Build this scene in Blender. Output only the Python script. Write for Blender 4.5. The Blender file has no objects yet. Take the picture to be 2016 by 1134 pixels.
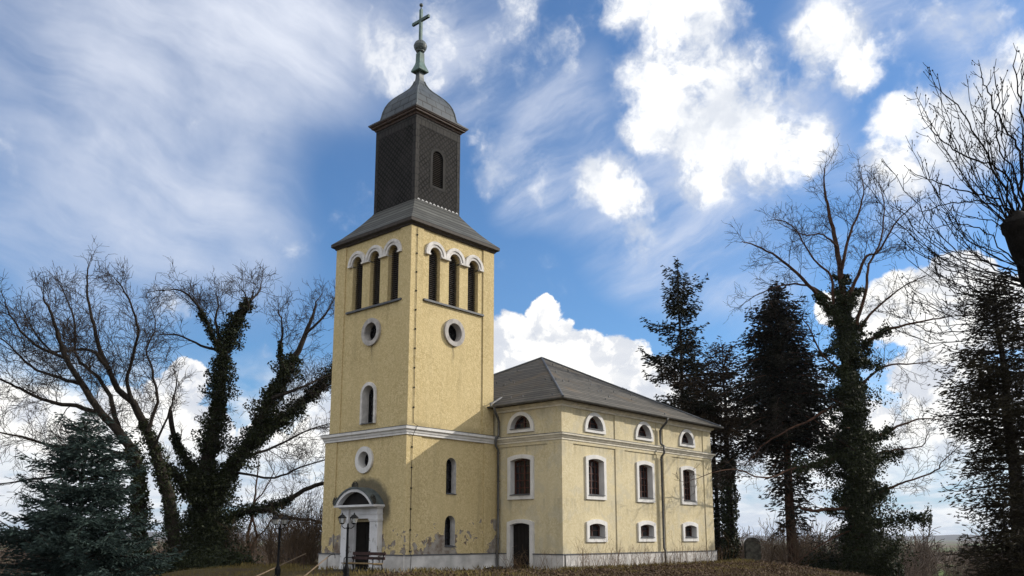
import bpy, bmesh, math, random
import numpy as np
from mathutils import Vector, Matrix
from mathutils.geometry import tessellate_polygon

R = math.radians
scene = bpy.context.scene
COL = scene.collection
rng = random.Random(7)
nrng = np.random.default_rng(7)

# ------------------------------------------------------------------ camera
CAMP = Vector((27.003, -23.811, 1.495))
FPX, PPX, PPY = 1682.956, 1008.0, 736.06
YAW, PITCH = 0.725, 0.188
F0 = Vector((-math.sin(YAW), math.cos(YAW), 0)); RT = Vector((math.cos(YAW), math.sin(YAW), 0)); UP0 = Vector((0, 0, 1))
FW = F0 * math.cos(PITCH) + UP0 * math.sin(PITCH)
UPV = UP0 * math.cos(PITCH) - F0 * math.sin(PITCH)
cam_d = bpy.data.cameras.new('camera'); cam = bpy.data.objects.new('camera', cam_d); COL.objects.link(cam)
cam_d.sensor_width = 36.0; cam_d.lens = FPX / 2016 * 36
cam_d.shift_y = (PPY - 567) / 2016
cam_d.clip_start = 0.1; cam_d.clip_end = 60000
M = Matrix((RT, UPV, -FW)).transposed().to_4x4(); M.translation = CAMP
cam.matrix_world = M
scene.camera = cam


def direction(u, v):
    return FW + RT * ((u - PPX) / FPX) + UPV * ((PPY - v) / FPX)


def at(u, v, depth):
    return CAMP + direction(u, v) * depth


# ------------------------------------------------------------------ light and sky
SUN_DIR = Vector((1.0, 1.5, 0.90)).normalized()
sun_d = bpy.data.lights.new('sun', 'SUN'); sun = bpy.data.objects.new('sun', sun_d); COL.objects.link(sun)
sun_d.energy = 4.3; sun_d.angle = R(0.5); sun_d.color = (1.0, 0.93, 0.82)
sun.rotation_euler = (-SUN_DIR).to_track_quat('-Z', 'Y').to_euler()
sun.location = SUN_DIR * 100
scene.view_settings.view_transform = 'Standard'; scene.view_settings.look = 'None'
scene.view_settings.exposure = 0.0; scene.view_settings.gamma = 1.0

world = bpy.data.worlds.new('World'); scene.world = world; world.use_nodes = True
world.cycles.sampling_method = 'MANUAL'; world.cycles.sample_map_resolution = 512
WT = world.node_tree; WT.nodes.clear()


class NT:
    """small helper for writing node trees"""
    def __init__(s, tree): s.t = tree
    def n(s, kind, **kw):
        nd = s.t.nodes.new(kind)
        for k, v in kw.items(): setattr(nd, k, v)
        return nd
    def link(s, a, b): s.t.links.new(a, b)
    def put(s, sock, v):
        if v is None: return
        if isinstance(v, bpy.types.NodeSocket): s.t.links.new(v, sock)
        else: sock.default_value = v
    def math(s, op, a, b=None, c=None, clamp=False):
        nd = s.n('ShaderNodeMath', operation=op); nd.use_clamp = clamp
        s.put(nd.inputs[0], a); s.put(nd.inputs[1], b); s.put(nd.inputs[2], c)
        return nd.outputs[0]
    def vec(s, op, a, b=None):
        nd = s.n('ShaderNodeVectorMath', operation=op)
        s.put(nd.inputs[0], a); s.put(nd.inputs[1], b)
        return nd.outputs['Value'] if op in ('DOT_PRODUCT', 'LENGTH') else nd.outputs[0]
    def noise(s, vec, scale, detail=5, rough=0.55, dist=0.0, lac=2.0):
        nd = s.n('ShaderNodeTexNoise'); s.put(nd.inputs['Vector'], vec)
        nd.inputs['Scale'].default_value = scale; nd.inputs['Detail'].default_value = detail
        nd.inputs['Roughness'].default_value = rough; nd.inputs['Distortion'].default_value = dist
        nd.inputs['Lacunarity'].default_value = lac
        return nd.outputs[0]
    def ramp(s, v, a, b, lo=0.0, hi=1.0, smooth=True):
        nd = s.n('ShaderNodeMapRange'); nd.interpolation_type = 'SMOOTHSTEP' if smooth else 'LINEAR'; nd.clamp = True
        s.put(nd.inputs[0], v); s.put(nd.inputs[1], a); s.put(nd.inputs[2], b); s.put(nd.inputs[3], lo); s.put(nd.inputs[4], hi)
        return nd.outputs[0]
    def mix(s, f, a, b):
        nd = s.n('ShaderNodeMix', data_type='RGBA'); s.put(nd.inputs[0], f)
        for sock, v in ((nd.inputs[6], a), (nd.inputs[7], b)):
            s.put(sock, (*v, 1) if isinstance(v, tuple) and len(v) == 3 else v)
        return nd.outputs[2]
    def mapping(s, vec, scale=(1, 1, 1), rot=(0, 0, 0), loc=(0, 0, 0)):
        nd = s.n('ShaderNodeMapping'); s.put(nd.inputs[0], vec)
        nd.inputs['Location'].default_value = loc; nd.inputs['Rotation'].default_value = rot; nd.inputs['Scale'].default_value = scale
        return nd.outputs[0]


W = NT(WT)
SKY_STRENGTH = 0.1
sky = W.n('ShaderNodeTexSky', sky_type='NISHITA'); sky.sun_disc = False
sky.sun_elevation = math.asin(SUN_DIR.z); sky.sun_rotation = math.atan2(SUN_DIR.x, SUN_DIR.y)
sky.altitude = 100; sky.air_density = 1.0; sky.dust_density = 0.6; sky.ozone_density = 2.5
tc = W.n('ShaderNodeTexCoord').outputs['Generated']
def warp_noise(scale, detail, rough=0.55):
    nd = W.n('ShaderNodeTexNoise'); W.link(tc, nd.inputs['Vector']); nd.inputs['Scale'].default_value = scale
    nd.inputs['Detail'].default_value = detail; nd.inputs['Roughness'].default_value = rough
    return W.vec('SUBTRACT', nd.outputs['Color'], (0.5, 0.5, 0.5))


def warped(*pairs):
    out = tc
    for nz, amount in pairs: out = W.vec('ADD', out, W.vec('MULTIPLY', nz, (amount,) * 3))
    return W.vec('NORMALIZE', out)


wa, wb, wc_ = warp_noise(5.0, 2), warp_noise(16.0, 4, 0.6), warp_noise(45.0, 4, 0.6)
skycol = W.vec('MULTIPLY', sky.outputs[0], (0.84, 1.20, 1.52))
dirz = W.n('ShaderNodeSeparateXYZ'); W.link(tc, dirz.inputs[0])


def blob_field(blobs, src, soft=False):
    """largest of 1-(angle/radius)^2 over round patches of the sky"""
    acc = None
    for (u, v, r) in blobs:
        c = direction(u, v).normalized(); e = direction(u + r, v).normalized(); f = direction(u, v + r).normalized()
        cosr = 0.5 * (c.dot(e) + c.dot(f)); k = 1.0 / (1.0 - cosr)
        d = W.vec('DOT_PRODUCT', src, tuple(c))
        val = W.math('MULTIPLY_ADD', d, k, -cosr * k)
        if soft:
            val = W.math('MAXIMUM', val, 0.0); val = W.math('MULTIPLY', val, val)
            acc = val if acc is None else W.math('ADD', acc, val)
            continue
        if acc is None: acc = val
        else:
            nd = W.n('ShaderNodeMath', operation='SMOOTH_MAX'); W.link(acc, nd.inputs[0]); W.link(val, nd.inputs[1]); nd.inputs[2].default_value = 0.25
            acc = nd.outputs[0]
    return acc


# fair-weather clouds high in the picture
wispy = blob_field([(1340, 0, 125), (1340, 130, 112), (1285, 235, 62), (1400, 215, 135), (1490, 265, 105), (1575, 285, 62),
                    (1400, 335, 75), (1640, 80, 72), (1690, 140, 52), (1765, 240, 46), (1880, 250, 92), (1980, 170, 90),
                    (1185, 350, 58), (1225, 385, 50), (1755, 340, 58), (-400, -400, 60)],
                   warped((wa, 0.035), (wb, 0.035), (wc_, 0.010)))
# heaped clouds standing over the horizon
heap = blob_field([(1000, 690, 80), (1075, 672, 60), (1150, 705, 62), (1215, 725, 75), (1280, 765, 72), (1070, 615, 34),
                   (1880, 565, 80), (1790, 610, 95), (1700, 620, 55), (1640, 600, 36), (1960, 620, 95), (2060, 600, 100), (1850, 740, 110), (1700, 890, 120), (1460, 880, 110),
                   (1960, 860, 130), (1330, 850, 90), (370, 755, 52), (330, 800, 62), (240, 850, 100), (100, 850, 105), (-30, 840, 110), (400, 860, 70), (520, 900, 70), (620, 880, 60), (-150, 800, 150)],
                  warped((wb, 0.022), (wc_, 0.018)))
wisp = blob_field([(945, 122, 66), (1000, 15, 80), (1075, 125, 74), (770, 105, 100), (830, 140, 70), (905, 70, 60), (990, 325, 80), (1060, 345, 60), (1880, 55, 120), (1800, 120, 90), (860, 20, 80), (330, 600, 50), (1640, 30, 80), (1560, 180, 60), (1250, 470, 60)],
                  warped((wa, 0.04), (wb, 0.05), (wc_, 0.012)))
wn = W.noise(warped((wb, 0.03)), 17.0, 10, 0.62)
wfield = W.math('ADD', W.math('MAXIMUM', wispy, -1.2), W.math('MULTIPLY', W.math('SUBTRACT', wn, 0.52), 4.4))
wmask = W.math('POWER', W.ramp(wfield, -1.15, 0.65), 1.7)
wisp_m = W.math('MULTIPLY', W.ramp(W.math('ADD', W.math('MAXIMUM', wisp, -1.2), W.math('MULTIPLY', W.math('SUBTRACT', wn, 0.55), 6.0)), -0.7, 1.5), 0.85)
wmask = W.math('MAXIMUM', wmask, W.math('MULTIPLY', wisp_m, wisp_m))
low_n0 = W.noise(W.vec('MULTIPLY', tc, (7.0, 7.0, 30.0)), 1.0, 6, 0.6, 0.3)
bil = W.noise(W.vec('MULTIPLY', tc, (1.0, 1.0, 1.4)), 34.0, 9, 0.55)
hfield = W.math('ADD', heap, W.math('MULTIPLY', W.math('SUBTRACT', bil, 0.5), 1.5))
gap = W.noise(W.vec('MULTIPLY', warped((wb, 0.02)), (5.0, 5.0, 11.0)), 1.0, 8, 0.58)
band = W.math('MULTIPLY', W.ramp(dirz.outputs[2], 0.21, 0.13), W.ramp(gap, 0.36, 0.52))
hmask = W.math('MULTIPLY', W.math('MAXIMUM', W.ramp(hfield, 0.0, 0.30), band), W.math('MAXIMUM', W.ramp(dirz.outputs[2], 0.03, 0.11), W.ramp(low_n0, 0.45, 0.6)))
# veils of ice cloud drawn out into streaks


def streaks(p0, p1, along, across, detail=8, w=None):
    a = (direction(*p1) - direction(*p0)).normalized(); m = direction((p0[0] + p1[0]) / 2, (p0[1] + p1[1]) / 2).normalized(); b = m.cross(a).normalized()
    cm = W.n('ShaderNodeCombineXYZ'); src = warped((wa, 0.10), (wb, 0.02))
    W.link(W.math('MULTIPLY', W.vec('DOT_PRODUCT', src, tuple(a)), along), cm.inputs[0]); W.link(W.math('MULTIPLY', W.vec('DOT_PRODUCT', src, tuple(b)), across), cm.inputs[1])
    return W.noise(cm.outputs[0], 1.0, detail, 0.6)


st_l = streaks((150, 240), (460, 400), 3.2, 10.0, 6); st_r = streaks((1780, 140), (2010, 20), 4.0, 15.0)
veil_b = blob_field([(120, 40, 380), (420, 60, 380), (100, 330, 330), (330, 330, 300), (60, 520, 220), (250, 560, 180), (720, 20, 330), (560, 150, 260), (450, 470, 220)], warped((wa, 0.12)), True)
veil_r = blob_field([(1900, 60, 190), (1680, 40, 170), (1600, 300, 150), (1290, 420, 260), (1400, 500, 260), (900, 100, 210), (1040, 330, 150), (1800, 400, 180), (1120, 200, 170)], warped((wa, 0.12)), True)
vsoft = W.noise(warped((wa, 0.05)), 4.5, 6, 0.55)
veil = W.math('MULTIPLY', W.ramp(veil_b, -0.2, 1.9), W.math('ADD', W.ramp(st_l, 0.28, 0.74, 0.05, 0.58), W.ramp(vsoft, 0.36, 0.64, 0.10, 0.50)))
veil2 = W.math('MULTIPLY', W.ramp(veil_r, 0.0, 1.0), W.ramp(st_r, 0.34, 0.70, 0.10, 0.70))
veil = W.math('MAXIMUM', veil, veil2)
# thin layered cloud low over the horizon
low_n = W.noise(W.vec('MULTIPLY', tc, (7.0, 7.0, 38.0)), 1.0, 7, 0.6, 0.4)
low = W.math('MULTIPLY', W.ramp(dirz.outputs[2], 0.16, 0.04), W.ramp(low_n, 0.22, 0.58, 0.35, 1.0))

K = 1.0 / SKY_STRENGTH
sh = W.noise(tc, 13.0, 7, 0.6, 0.3)
sh_off = W.noise(W.vec('ADD', tc, tuple(SUN_DIR * 0.02)), 13.0, 7, 0.6, 0.3)
shade = W.ramp(W.math('SUBTRACT', sh, sh_off), -0.05, 0.06)
core = W.noise(W.vec('ADD', warped((wb, 0.03)), (0.0, 0.0, 3.7)), 9.0, 7, 0.6)
wcol = W.mix(W.math('MAXIMUM', W.ramp(wfield, 0.2, 1.0), shade), (0.66 * K, 0.72 * K, 0.84 * K), (1.15 * K, 1.15 * K, 1.14 * K))
wcol = W.mix(W.ramp(core, 0.46, 0.66, 0.0, 0.85), wcol, (0.72 * K, 0.77 * K, 0.86 * K))
hshade = W.noise(W.vec('MULTIPLY', tc, (1, 1, 2.4)), 7.0, 6, 0.55, 0.2)
hcol = W.mix(W.ramp(W.math('MULTIPLY_ADD', shade, 0.25, hshade), 0.36, 0.80), (0.70 * K, 0.74 * K, 0.82 * K), (1.12 * K, 1.11 * K, 1.08 * K))
hcol = W.mix(W.ramp(dirz.outputs[2], 0.0, 0.09), (0.60 * K, 0.68 * K, 0.80 * K), hcol)
c = W.mix(veil, skycol, (0.79 * K, 0.84 * K, 0.96 * K))
c = W.mix(W.math('MULTIPLY', low, 0.95), c, W.mix(W.ramp(low_n, 0.36, 0.60), (0.46 * K, 0.57 * K, 0.76 * K), (0.95 * K, 0.97 * K, 1.0 * K)))
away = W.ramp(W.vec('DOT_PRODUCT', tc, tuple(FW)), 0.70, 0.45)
fill_clouds = W.math('MULTIPLY', away, W.ramp(W.noise(W.vec('MULTIPLY', tc, (1, 1, 1.7)), 3.5, 6, 0.6), 0.36, 0.54))  # bright clouds added outside the view as white fill light
c = W.mix(W.math('MULTIPLY', fill_clouds, 0.95), c, (1.35 * K, 1.33 * K, 1.28 * K))
c = W.mix(wmask, c, wcol)
c = W.mix(hmask, c, hcol)
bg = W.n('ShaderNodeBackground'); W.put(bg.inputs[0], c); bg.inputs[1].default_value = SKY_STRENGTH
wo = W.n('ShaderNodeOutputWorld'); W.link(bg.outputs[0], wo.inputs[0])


# ------------------------------------------------------------------ materials
def new_mat(name, rough=0.8, spec=0.3):
    m = bpy.data.materials.new(name); m.use_nodes = True
    nt = NT(m.node_tree); b = m.node_tree.nodes['Principled BSDF']
    b.inputs['Roughness'].default_value = rough; b.inputs['Specular IOR Level'].default_value = spec
    return m, nt, b


def bump(nt, b, h, strength, dist):
    nd = nt.n('ShaderNodeBump'); nd.inputs['Strength'].default_value = strength; nd.inputs['Distance'].default_value = dist
    nt.put(nd.inputs['Height'], h); nt.link(nd.outputs[0], b.inputs['Normal'])


def simple(name, col, rough=0.7, spec=0.3, var=0.15, scale=6.0, metal=0.0, bstr=0.0, bd=0.01):
    m, nt, b = new_mat(name, rough, spec)
    o = nt.n('ShaderNodeTexCoord').outputs['Object']
    n = nt.noise(o, scale, 6, 0.6)
    lo = tuple(x * (1 - var) for x in col); hi = tuple(min(1, x * (1 + var)) for x in col)
    nt.put(b.inputs['Base Color'], nt.mix(nt.ramp(n, 0.3, 0.7), lo, hi))
    b.inputs['Metallic'].default_value = metal
    if bstr: bump(nt, b, nt.noise(o, scale * 5, 4, 0.6), bstr, bd)
    return m


def plaster(name, base, light, dark, cell, bstr, bdist, damage):
    m, nt, b = new_mat(name, 0.92, 0.15)
    o = nt.n('ShaderNodeTexCoord').outputs['Object']
    sep = nt.n('ShaderNodeSeparateXYZ'); nt.link(o, sep.inputs[0]); x, y, z = sep.outputs
    worm = nt.noise(o, cell, 3, 0.5, 1.6)
    big = nt.noise(o, 0.55, 6, 0.6, 0.3)
    streak = nt.noise(nt.vec('MULTIPLY', o, (2.2, 2.2, 0.22)), 1.0, 6, 0.6)
    col = nt.mix(nt.ramp(worm, 0.38, 0.64), dark, light)
    col = nt.mix(nt.ramp(big, 0.35, 0.7, 0.0, 0.5), col, base)
    col = nt.mix(nt.ramp(streak, 0.48, 0.78, 0.0, 0.42), col, tuple(v * 0.62 for v in base))
    fade = nt.noise(nt.vec('ADD', o, (11.0, 5.0, 2.0)), 0.28, 4, 0.55)
    col = nt.mix(nt.ramp(fade, 0.42, 0.66, 0.0, 0.4), col, tuple(min(1, v * 1.12 + 0.03) for v in base))
    height = worm
    if not damage:
        # old patches, rain marks under the cornice and splashed dirt above the plinth
        pat = nt.noise(nt.vec('ADD', o, (2.0, 9.0, 4.0)), 1.3, 7, 0.62, 0.4)
        col = nt.mix(nt.ramp(pat, 0.50, 0.60, 0.0, 0.35), col, (0.42, 0.40, 0.33))
        rain = nt.noise(nt.vec('MULTIPLY', o, (4.0, 4.0, 0.35)), 1.0, 6, 0.62)
        for z1, z0 in ((5.55, 4.3), (7.3, 6.3), (3.12, 2.3)):
            bandm = nt.math('MULTIPLY', nt.ramp(z, z0, z1), nt.ramp(z, z1 + 0.05, z1))
            col = nt.mix(nt.math('MULTIPLY', nt.math('MULTIPLY', bandm, nt.ramp(rain, 0.46, 0.66)), 0.5), col, (0.30, 0.27, 0.20))
        col = nt.mix(nt.math('MULTIPLY', nt.ramp(z, 1.5, 0.78), nt.ramp(nt.noise(o, 1.9, 6, 0.6), 0.40, 0.62, 0.0, 0.5)), col, (0.32, 0.28, 0.20))
    if damage:
        # old grey render where the colour coat has fallen off near the ground
        dn = nt.math('ADD', nt.math('MULTIPLY', nt.noise(o, 0.62, 3, 0.5), 0.45), nt.math('MULTIPLY', nt.noise(nt.vec('ADD', o, (3.1, 7.7, 1.9)), 2.1, 8, 0.62, 0.3), 0.55))
        lim = nt.ramp(z, 0.75, 2.45, 0.476, 0.588, False)
        dm = nt.math('MULTIPLY', nt.ramp(nt.math('SUBTRACT', dn, lim), 0.0, 0.012), nt.ramp(z, 2.35, 2.2))
        gcol = nt.mix(nt.ramp(nt.noise(o, 2.6, 6, 0.65), 0.35, 0.62), (0.155, 0.115, 0.088), (0.31, 0.285, 0.25))
        edge = nt.math('MULTIPLY', nt.ramp(nt.math('SUBTRACT', dn, lim), -0.03, 0.0), nt.ramp(z, 2.45, 2.3))
        col = nt.mix(nt.math('MULTIPLY', edge, 0.4), col, tuple(v * 1.25 for v in light))
        col = nt.mix(dm, col, gcol)
        height = nt.math('SUBTRACT', nt.math('MULTIPLY', worm, nt.math('SUBTRACT', 1.0, nt.math('MULTIPLY', dm, 0.7))), nt.math('MULTIPLY', dm, 1.2))
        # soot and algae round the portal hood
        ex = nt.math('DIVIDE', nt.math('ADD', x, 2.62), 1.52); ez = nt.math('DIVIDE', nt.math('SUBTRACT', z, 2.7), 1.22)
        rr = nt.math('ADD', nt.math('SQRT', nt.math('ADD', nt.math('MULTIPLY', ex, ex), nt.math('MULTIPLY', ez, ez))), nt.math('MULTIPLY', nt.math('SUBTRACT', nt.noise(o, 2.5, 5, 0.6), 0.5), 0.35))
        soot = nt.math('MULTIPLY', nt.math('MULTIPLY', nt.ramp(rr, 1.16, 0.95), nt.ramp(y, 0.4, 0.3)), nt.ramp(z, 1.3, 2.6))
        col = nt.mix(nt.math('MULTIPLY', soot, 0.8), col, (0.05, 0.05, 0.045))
        # drip marks under the two round windows
        for ax, off, val in ((x, 2.7, y), (y, -2.82, x)):
            dx = nt.math('ABSOLUTE', nt.math('ADD', nt.math('ADD', ax, off), nt.math('MULTIPLY', nt.math('SUBTRACT', nt.noise(o, 1.6, 3, 0.5), 0.5), 0.3)))
            drip = nt.math('MULTIPLY', nt.math('MULTIPLY', nt.ramp(dx, 0.11, 0.0), nt.ramp(z, 8.9, 10.0)), nt.ramp(z, 10.2, 10.0))
            near = nt.ramp(nt.math('ABSOLUTE', val), 0.4, 0.3)
            col = nt.mix(nt.math('MULTIPLY', nt.math('MULTIPLY', drip, near), 0.55), col, (0.08, 0.07, 0.05))
        # damp band standing on the cornice
        damp = nt.math('MULTIPLY', nt.math('MULTIPLY', nt.ramp(z, 6.5, 6.1), nt.ramp(z, 6.0, 6.1)), nt.ramp(nt.noise(o, 0.9, 5, 0.6), 0.42, 0.65))
        col = nt.mix(nt.math('MULTIPLY', damp, 0.6), col, tuple(v * 0.45 for v in base))
    nt.put(b.inputs['Base Color'], col)
    bump(nt, b, height, bstr, bdist)
    return m


def slate(name, c0, c1, mortar, w, h, rot=0.0, offset=0.5, bstr=0.5, moss=None, rough=0.55, msize=0.02, course=0.0):
    m, nt, b = new_mat(name, rough, 0.2)
    uv = nt.n('ShaderNodeUVMap').outputs[0]
    br = nt.n('ShaderNodeTexBrick'); br.offset = offset; br.squash = 1.0
    nt.put(br.inputs['Vector'], nt.mapping(uv, rot=(0, 0, rot)))
    br.inputs['Color1'].default_value = (*c0, 1); br.inputs['Color2'].default_value = (*c1, 1); br.inputs['Mortar'].default_value = (*mortar, 1)
    br.inputs['Scale'].default_value = 1.0; br.inputs['Mortar Size'].default_value = msize; br.inputs['Mortar Smooth'].default_value = 0.1
    br.inputs['Brick Width'].default_value = w; br.inputs['Row Height'].default_value = h
    o = nt.n('ShaderNodeTexCoord').outputs['Object']
    n = nt.noise(o, 1.2, 7, 0.6)
    col = nt.mix(nt.ramp(n, 0.3, 0.75, 0.0, 0.45), br.outputs[0], tuple(v * 1.4 for v in c1))
    if course:       # a dark line, put into the colour, fades up from each course's lower edge
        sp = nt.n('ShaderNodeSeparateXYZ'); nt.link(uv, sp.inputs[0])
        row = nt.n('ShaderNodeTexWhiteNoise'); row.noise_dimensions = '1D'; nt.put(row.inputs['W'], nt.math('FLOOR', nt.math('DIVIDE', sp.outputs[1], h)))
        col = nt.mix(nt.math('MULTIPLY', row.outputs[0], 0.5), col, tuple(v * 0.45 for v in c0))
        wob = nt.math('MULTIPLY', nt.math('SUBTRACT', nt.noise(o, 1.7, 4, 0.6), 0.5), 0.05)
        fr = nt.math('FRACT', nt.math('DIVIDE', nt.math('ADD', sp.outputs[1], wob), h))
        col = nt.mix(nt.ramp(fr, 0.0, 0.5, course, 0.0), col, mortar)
    if moss:
        col = nt.mix(nt.ramp(nt.noise(o, 0.5, 7, 0.65), 0.5, 0.72, 0.0, 0.75), col, moss)
    nt.put(b.inputs['Base Color'], col)
    bump(nt, b, nt.math('ADD', nt.math('SUBTRACT', 1.0, br.outputs[1]), nt.math('MULTIPLY', nt.noise(o, 14, 4, 0.6), 0.4)), bstr, 0.02)
    return m


def foliage(name, c0, c1, rough=0.7, spec=0.1):
    m, nt, b = new_mat(name, rough, spec)
    g = nt.n('ShaderNodeNewGeometry')
    o = nt.n('ShaderNodeTexCoord').outputs['Object']
    f = nt.math('MULTIPLY_ADD', nt.noise(o, 0.9, 3, 0.5), 0.5, nt.math('MULTIPLY', g.outputs['Random Per Island'], 0.5))
    nt.put(b.inputs['Base Color'], nt.mix(f, c0, c1))
    return m


MAT = {}
MAT['tower_plaster'] = plaster('tower_plaster', (0.515, 0.413, 0.218), (0.60, 0.49, 0.28), (0.43, 0.34, 0.17), 9.0, 0.75, 0.03, True)
MAT['nave_plaster'] = plaster('nave_plaster', (0.52, 0.452, 0.295), (0.585, 0.515, 0.35), (0.465, 0.395, 0.245), 7.0, 0.25, 0.012, False)
MAT['white'], nt_, b_ = new_mat('white_paint', 0.75, 0.25)
o_ = nt_.n('ShaderNodeTexCoord').outputs['Object']
c_ = nt_.mix(nt_.ramp(nt_.noise(o_, 2.2, 6, 0.6), 0.3, 0.7), (0.55, 0.54, 0.53), (0.66, 0.65, 0.635))
c_ = nt_.mix(nt_.ramp(nt_.noise(nt_.vec('MULTIPLY', o_, (5.0, 5.0, 0.7)), 1.0, 7, 0.65), 0.52, 0.78, 0.0, 0.55), c_, (0.36, 0.34, 0.31))
nt_.put(b_.inputs['Base Color'], c_); bump(nt_, b_, nt_.noise(o_, 11, 4, 0.6), 0.15, 0.01)
MAT['trim'] = simple('weathered_trim', (0.55, 0.53, 0.51), 0.8, 0.2, 0.22, 3.0, bstr=0.2)
MAT['nave_trim'] = simple('cream_cornice', (0.62, 0.58, 0.49), 0.8, 0.2, 0.14, 3.0, bstr=0.15)
MAT['plinth'] = simple('plinth_render', (0.49, 0.475, 0.46), 0.9, 0.2, 0.22, 1.6, bstr=0.3)
MAT['ledge'] = simple('ledge_slate', (0.07, 0.075, 0.085), 0.6, 0.4, 0.25, 4.0)
MAT['stone_trim'] = simple('grey_stone_trim', (0.36, 0.34, 0.325), 0.85, 0.2, 0.22, 4.0, bstr=0.25)
MAT['portal'] = None
MAT['slate_roof'] = slate('slate_roof', (0.090, 0.083, 0.071), (0.130, 0.119, 0.101), (0.018, 0.016, 0.014), 0.45, 0.33, moss=(0.130, 0.096, 0.060), msize=0.006, course=0.9, rough=0.75)
MAT['slate_skirt'] = slate('slate_skirt', (0.074, 0.076, 0.073), (0.110, 0.112, 0.106), (0.014, 0.014, 0.014), 0.7, 0.29, msize=0.006, course=0.9, rough=0.75)
MAT['slate_diamond'] = slate('slate_diamond', (0.017, 0.016, 0.016), (0.024, 0.0225, 0.022), (0.003, 0.003, 0.003), 0.20, 0.20, R(45), 0.0, 1.0, rough=0.9, msize=0.034)
MAT['slate_border'] = slate('slate_border', (0.022, 0.021, 0.020), (0.031, 0.029, 0.028), (0.008, 0.008, 0.008), 0.24, 0.32, 0, 0.5, 0.6, rough=0.8, msize=0.03)
MAT['slate_dome'] = slate('slate_dome', (0.050, 0.060, 0.072), (0.074, 0.086, 0.099), (0.010, 0.010, 0.011), 0.62, 0.40, 0, 0.5, 0.7, rough=0.6, msize=0.028)
MAT['eave_wood'] = simple('dark_eave_wood', (0.035, 0.027, 0.022), 0.7, 0.3, 0.3)
MAT['eave_brown'] = simple('brown_eave_board', (0.060, 0.036, 0.025), 0.6, 0.3, 0.35)
MAT['copper'] = simple('green_copper', (0.07, 0.125, 0.115), 0.6, 0.4, 0.45, 3.0)
MAT['dark_copper'] = simple('dark_copper', (0.06, 0.075, 0.08), 0.5, 0.5, 0.35, 4.0)
MAT['zinc'] = simple('zinc_pipe', (0.085, 0.083, 0.08), 0.5, 0.4, 0.3, 3.0, metal=0.3)
MAT['lead'] = simple('lead_sheet', (0.21, 0.215, 0.225), 0.55, 0.4, 0.2, 3.0)
MAT['louvre'] = simple('louvre_wood', (0.060, 0.050, 0.043), 0.7, 0.3, 0.3)
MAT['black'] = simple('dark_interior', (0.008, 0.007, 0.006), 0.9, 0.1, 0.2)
MAT['door'] = simple('dark_door_wood', (0.007, 0.005, 0.0045), 0.7, 0.2, 0.4)
MAT['frame'] = simple('brown_window_frame', (0.065, 0.021, 0.013), 0.6, 0.3, 0.3)
MAT['iron'] = simple('black_iron', (0.008, 0.008, 0.009), 0.75, 0.1, 0.3)
MAT['bench_wood'] = simple('bench_seat_wood', (0.19, 0.13, 0.06), 0.7, 0.3, 0.3, 8)
MAT['bench_red'] = simple('bench_back_wood', (0.035, 0.014, 0.012), 0.6, 0.3, 0.3, 8)
MAT['rail_wood'] = simple('rail_wood', (0.16, 0.115, 0.075), 0.7, 0.3, 0.25, 8)
MAT['stone'] = simple('old_stone', (0.055, 0.051, 0.042), 0.95, 0.1, 0.5, 5.0, bstr=0.6, bd=0.03)
MAT['glass'], nt_, b_ = new_mat('window_glass', 0.07, 0.5); b_.inputs['Base Color'].default_value = (0.012, 0.012, 0.015, 1)
bump(nt_, b_, nt_.noise(nt_.n('ShaderNodeTexCoord').outputs['Object'], 3.0, 2, 0.5), 0.35, 0.05)
MAT['lamp_glass'], nt_, b_ = new_mat('lamp_glass', 0.1, 0.5); b_.inputs['Base Color'].default_value = (0.75, 0.78, 0.8, 1); b_.inputs['Transmission Weight'].default_value = 0.7
MAT['bark'] = simple('bark', (0.025, 0.020, 0.016), 0.9, 0.15, 0.45, 4.0, bstr=0.6, bd=0.03)
MAT['twig'] = simple('twig_bark', (0.034, 0.026, 0.021), 0.85, 0.15, 0.35, 1.0)
MAT['ash_bark'] = simple('ash_bark', (0.010, 0.0085, 0.0075), 0.9, 0.15, 0.5, 6.0, bstr=0.7, bd=0.02)
MAT['red_bark'] = simple('red_bark', (0.060, 0.032, 0.021), 0.9, 0.15, 0.5, 3.0, bstr=0.5, bd=0.03)
MAT['ivy'] = foliage('ivy_leaves', (0.006, 0.009, 0.004), (0.036, 0.045, 0.016), 0.6, 0.15)
MAT['spruce'] = foliage('spruce_needles', (0.009, 0.011, 0.007), (0.030, 0.031, 0.018))
MAT['dark_spruce'] = foliage('dark_needles', (0.006, 0.007, 0.005), (0.022, 0.021, 0.014))
MAT['blue_spruce'] = foliage('blue_needles', (0.008, 0.016, 0.014), (0.055, 0.084, 0.076))
MAT['thuja'] = foliage('thuja_sprays', (0.010, 0.010, 0.006), (0.038, 0.031, 0.017))
MAT['brown_needles'] = foliage('brown_needles', (0.016, 0.011, 0.008), (0.048, 0.034, 0.020))
MAT['dry_grass'] = foliage('dry_grass_blades', (0.085, 0.066, 0.026), (0.215, 0.165, 0.062), 0.8, 0.1)
MAT['litter'] = foliage('fallen_leaves', (0.022, 0.013, 0.009), (0.15, 0.10, 0.065), 0.8, 0.15)
MAT['weed'] = foliage('dry_stems', (0.09, 0.055, 0.032), (0.26, 0.175, 0.105), 0.8, 0.1)
MAT['scrub'] = foliage('scrub_twigs', (0.055, 0.038, 0.026), (0.14, 0.098, 0.065), 0.9, 0.1)
MAT['wood_far'] = foliage('far_wood_twigs', (0.05, 0.036, 0.028), (0.125, 0.092, 0.07), 0.9, 0.1)


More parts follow.
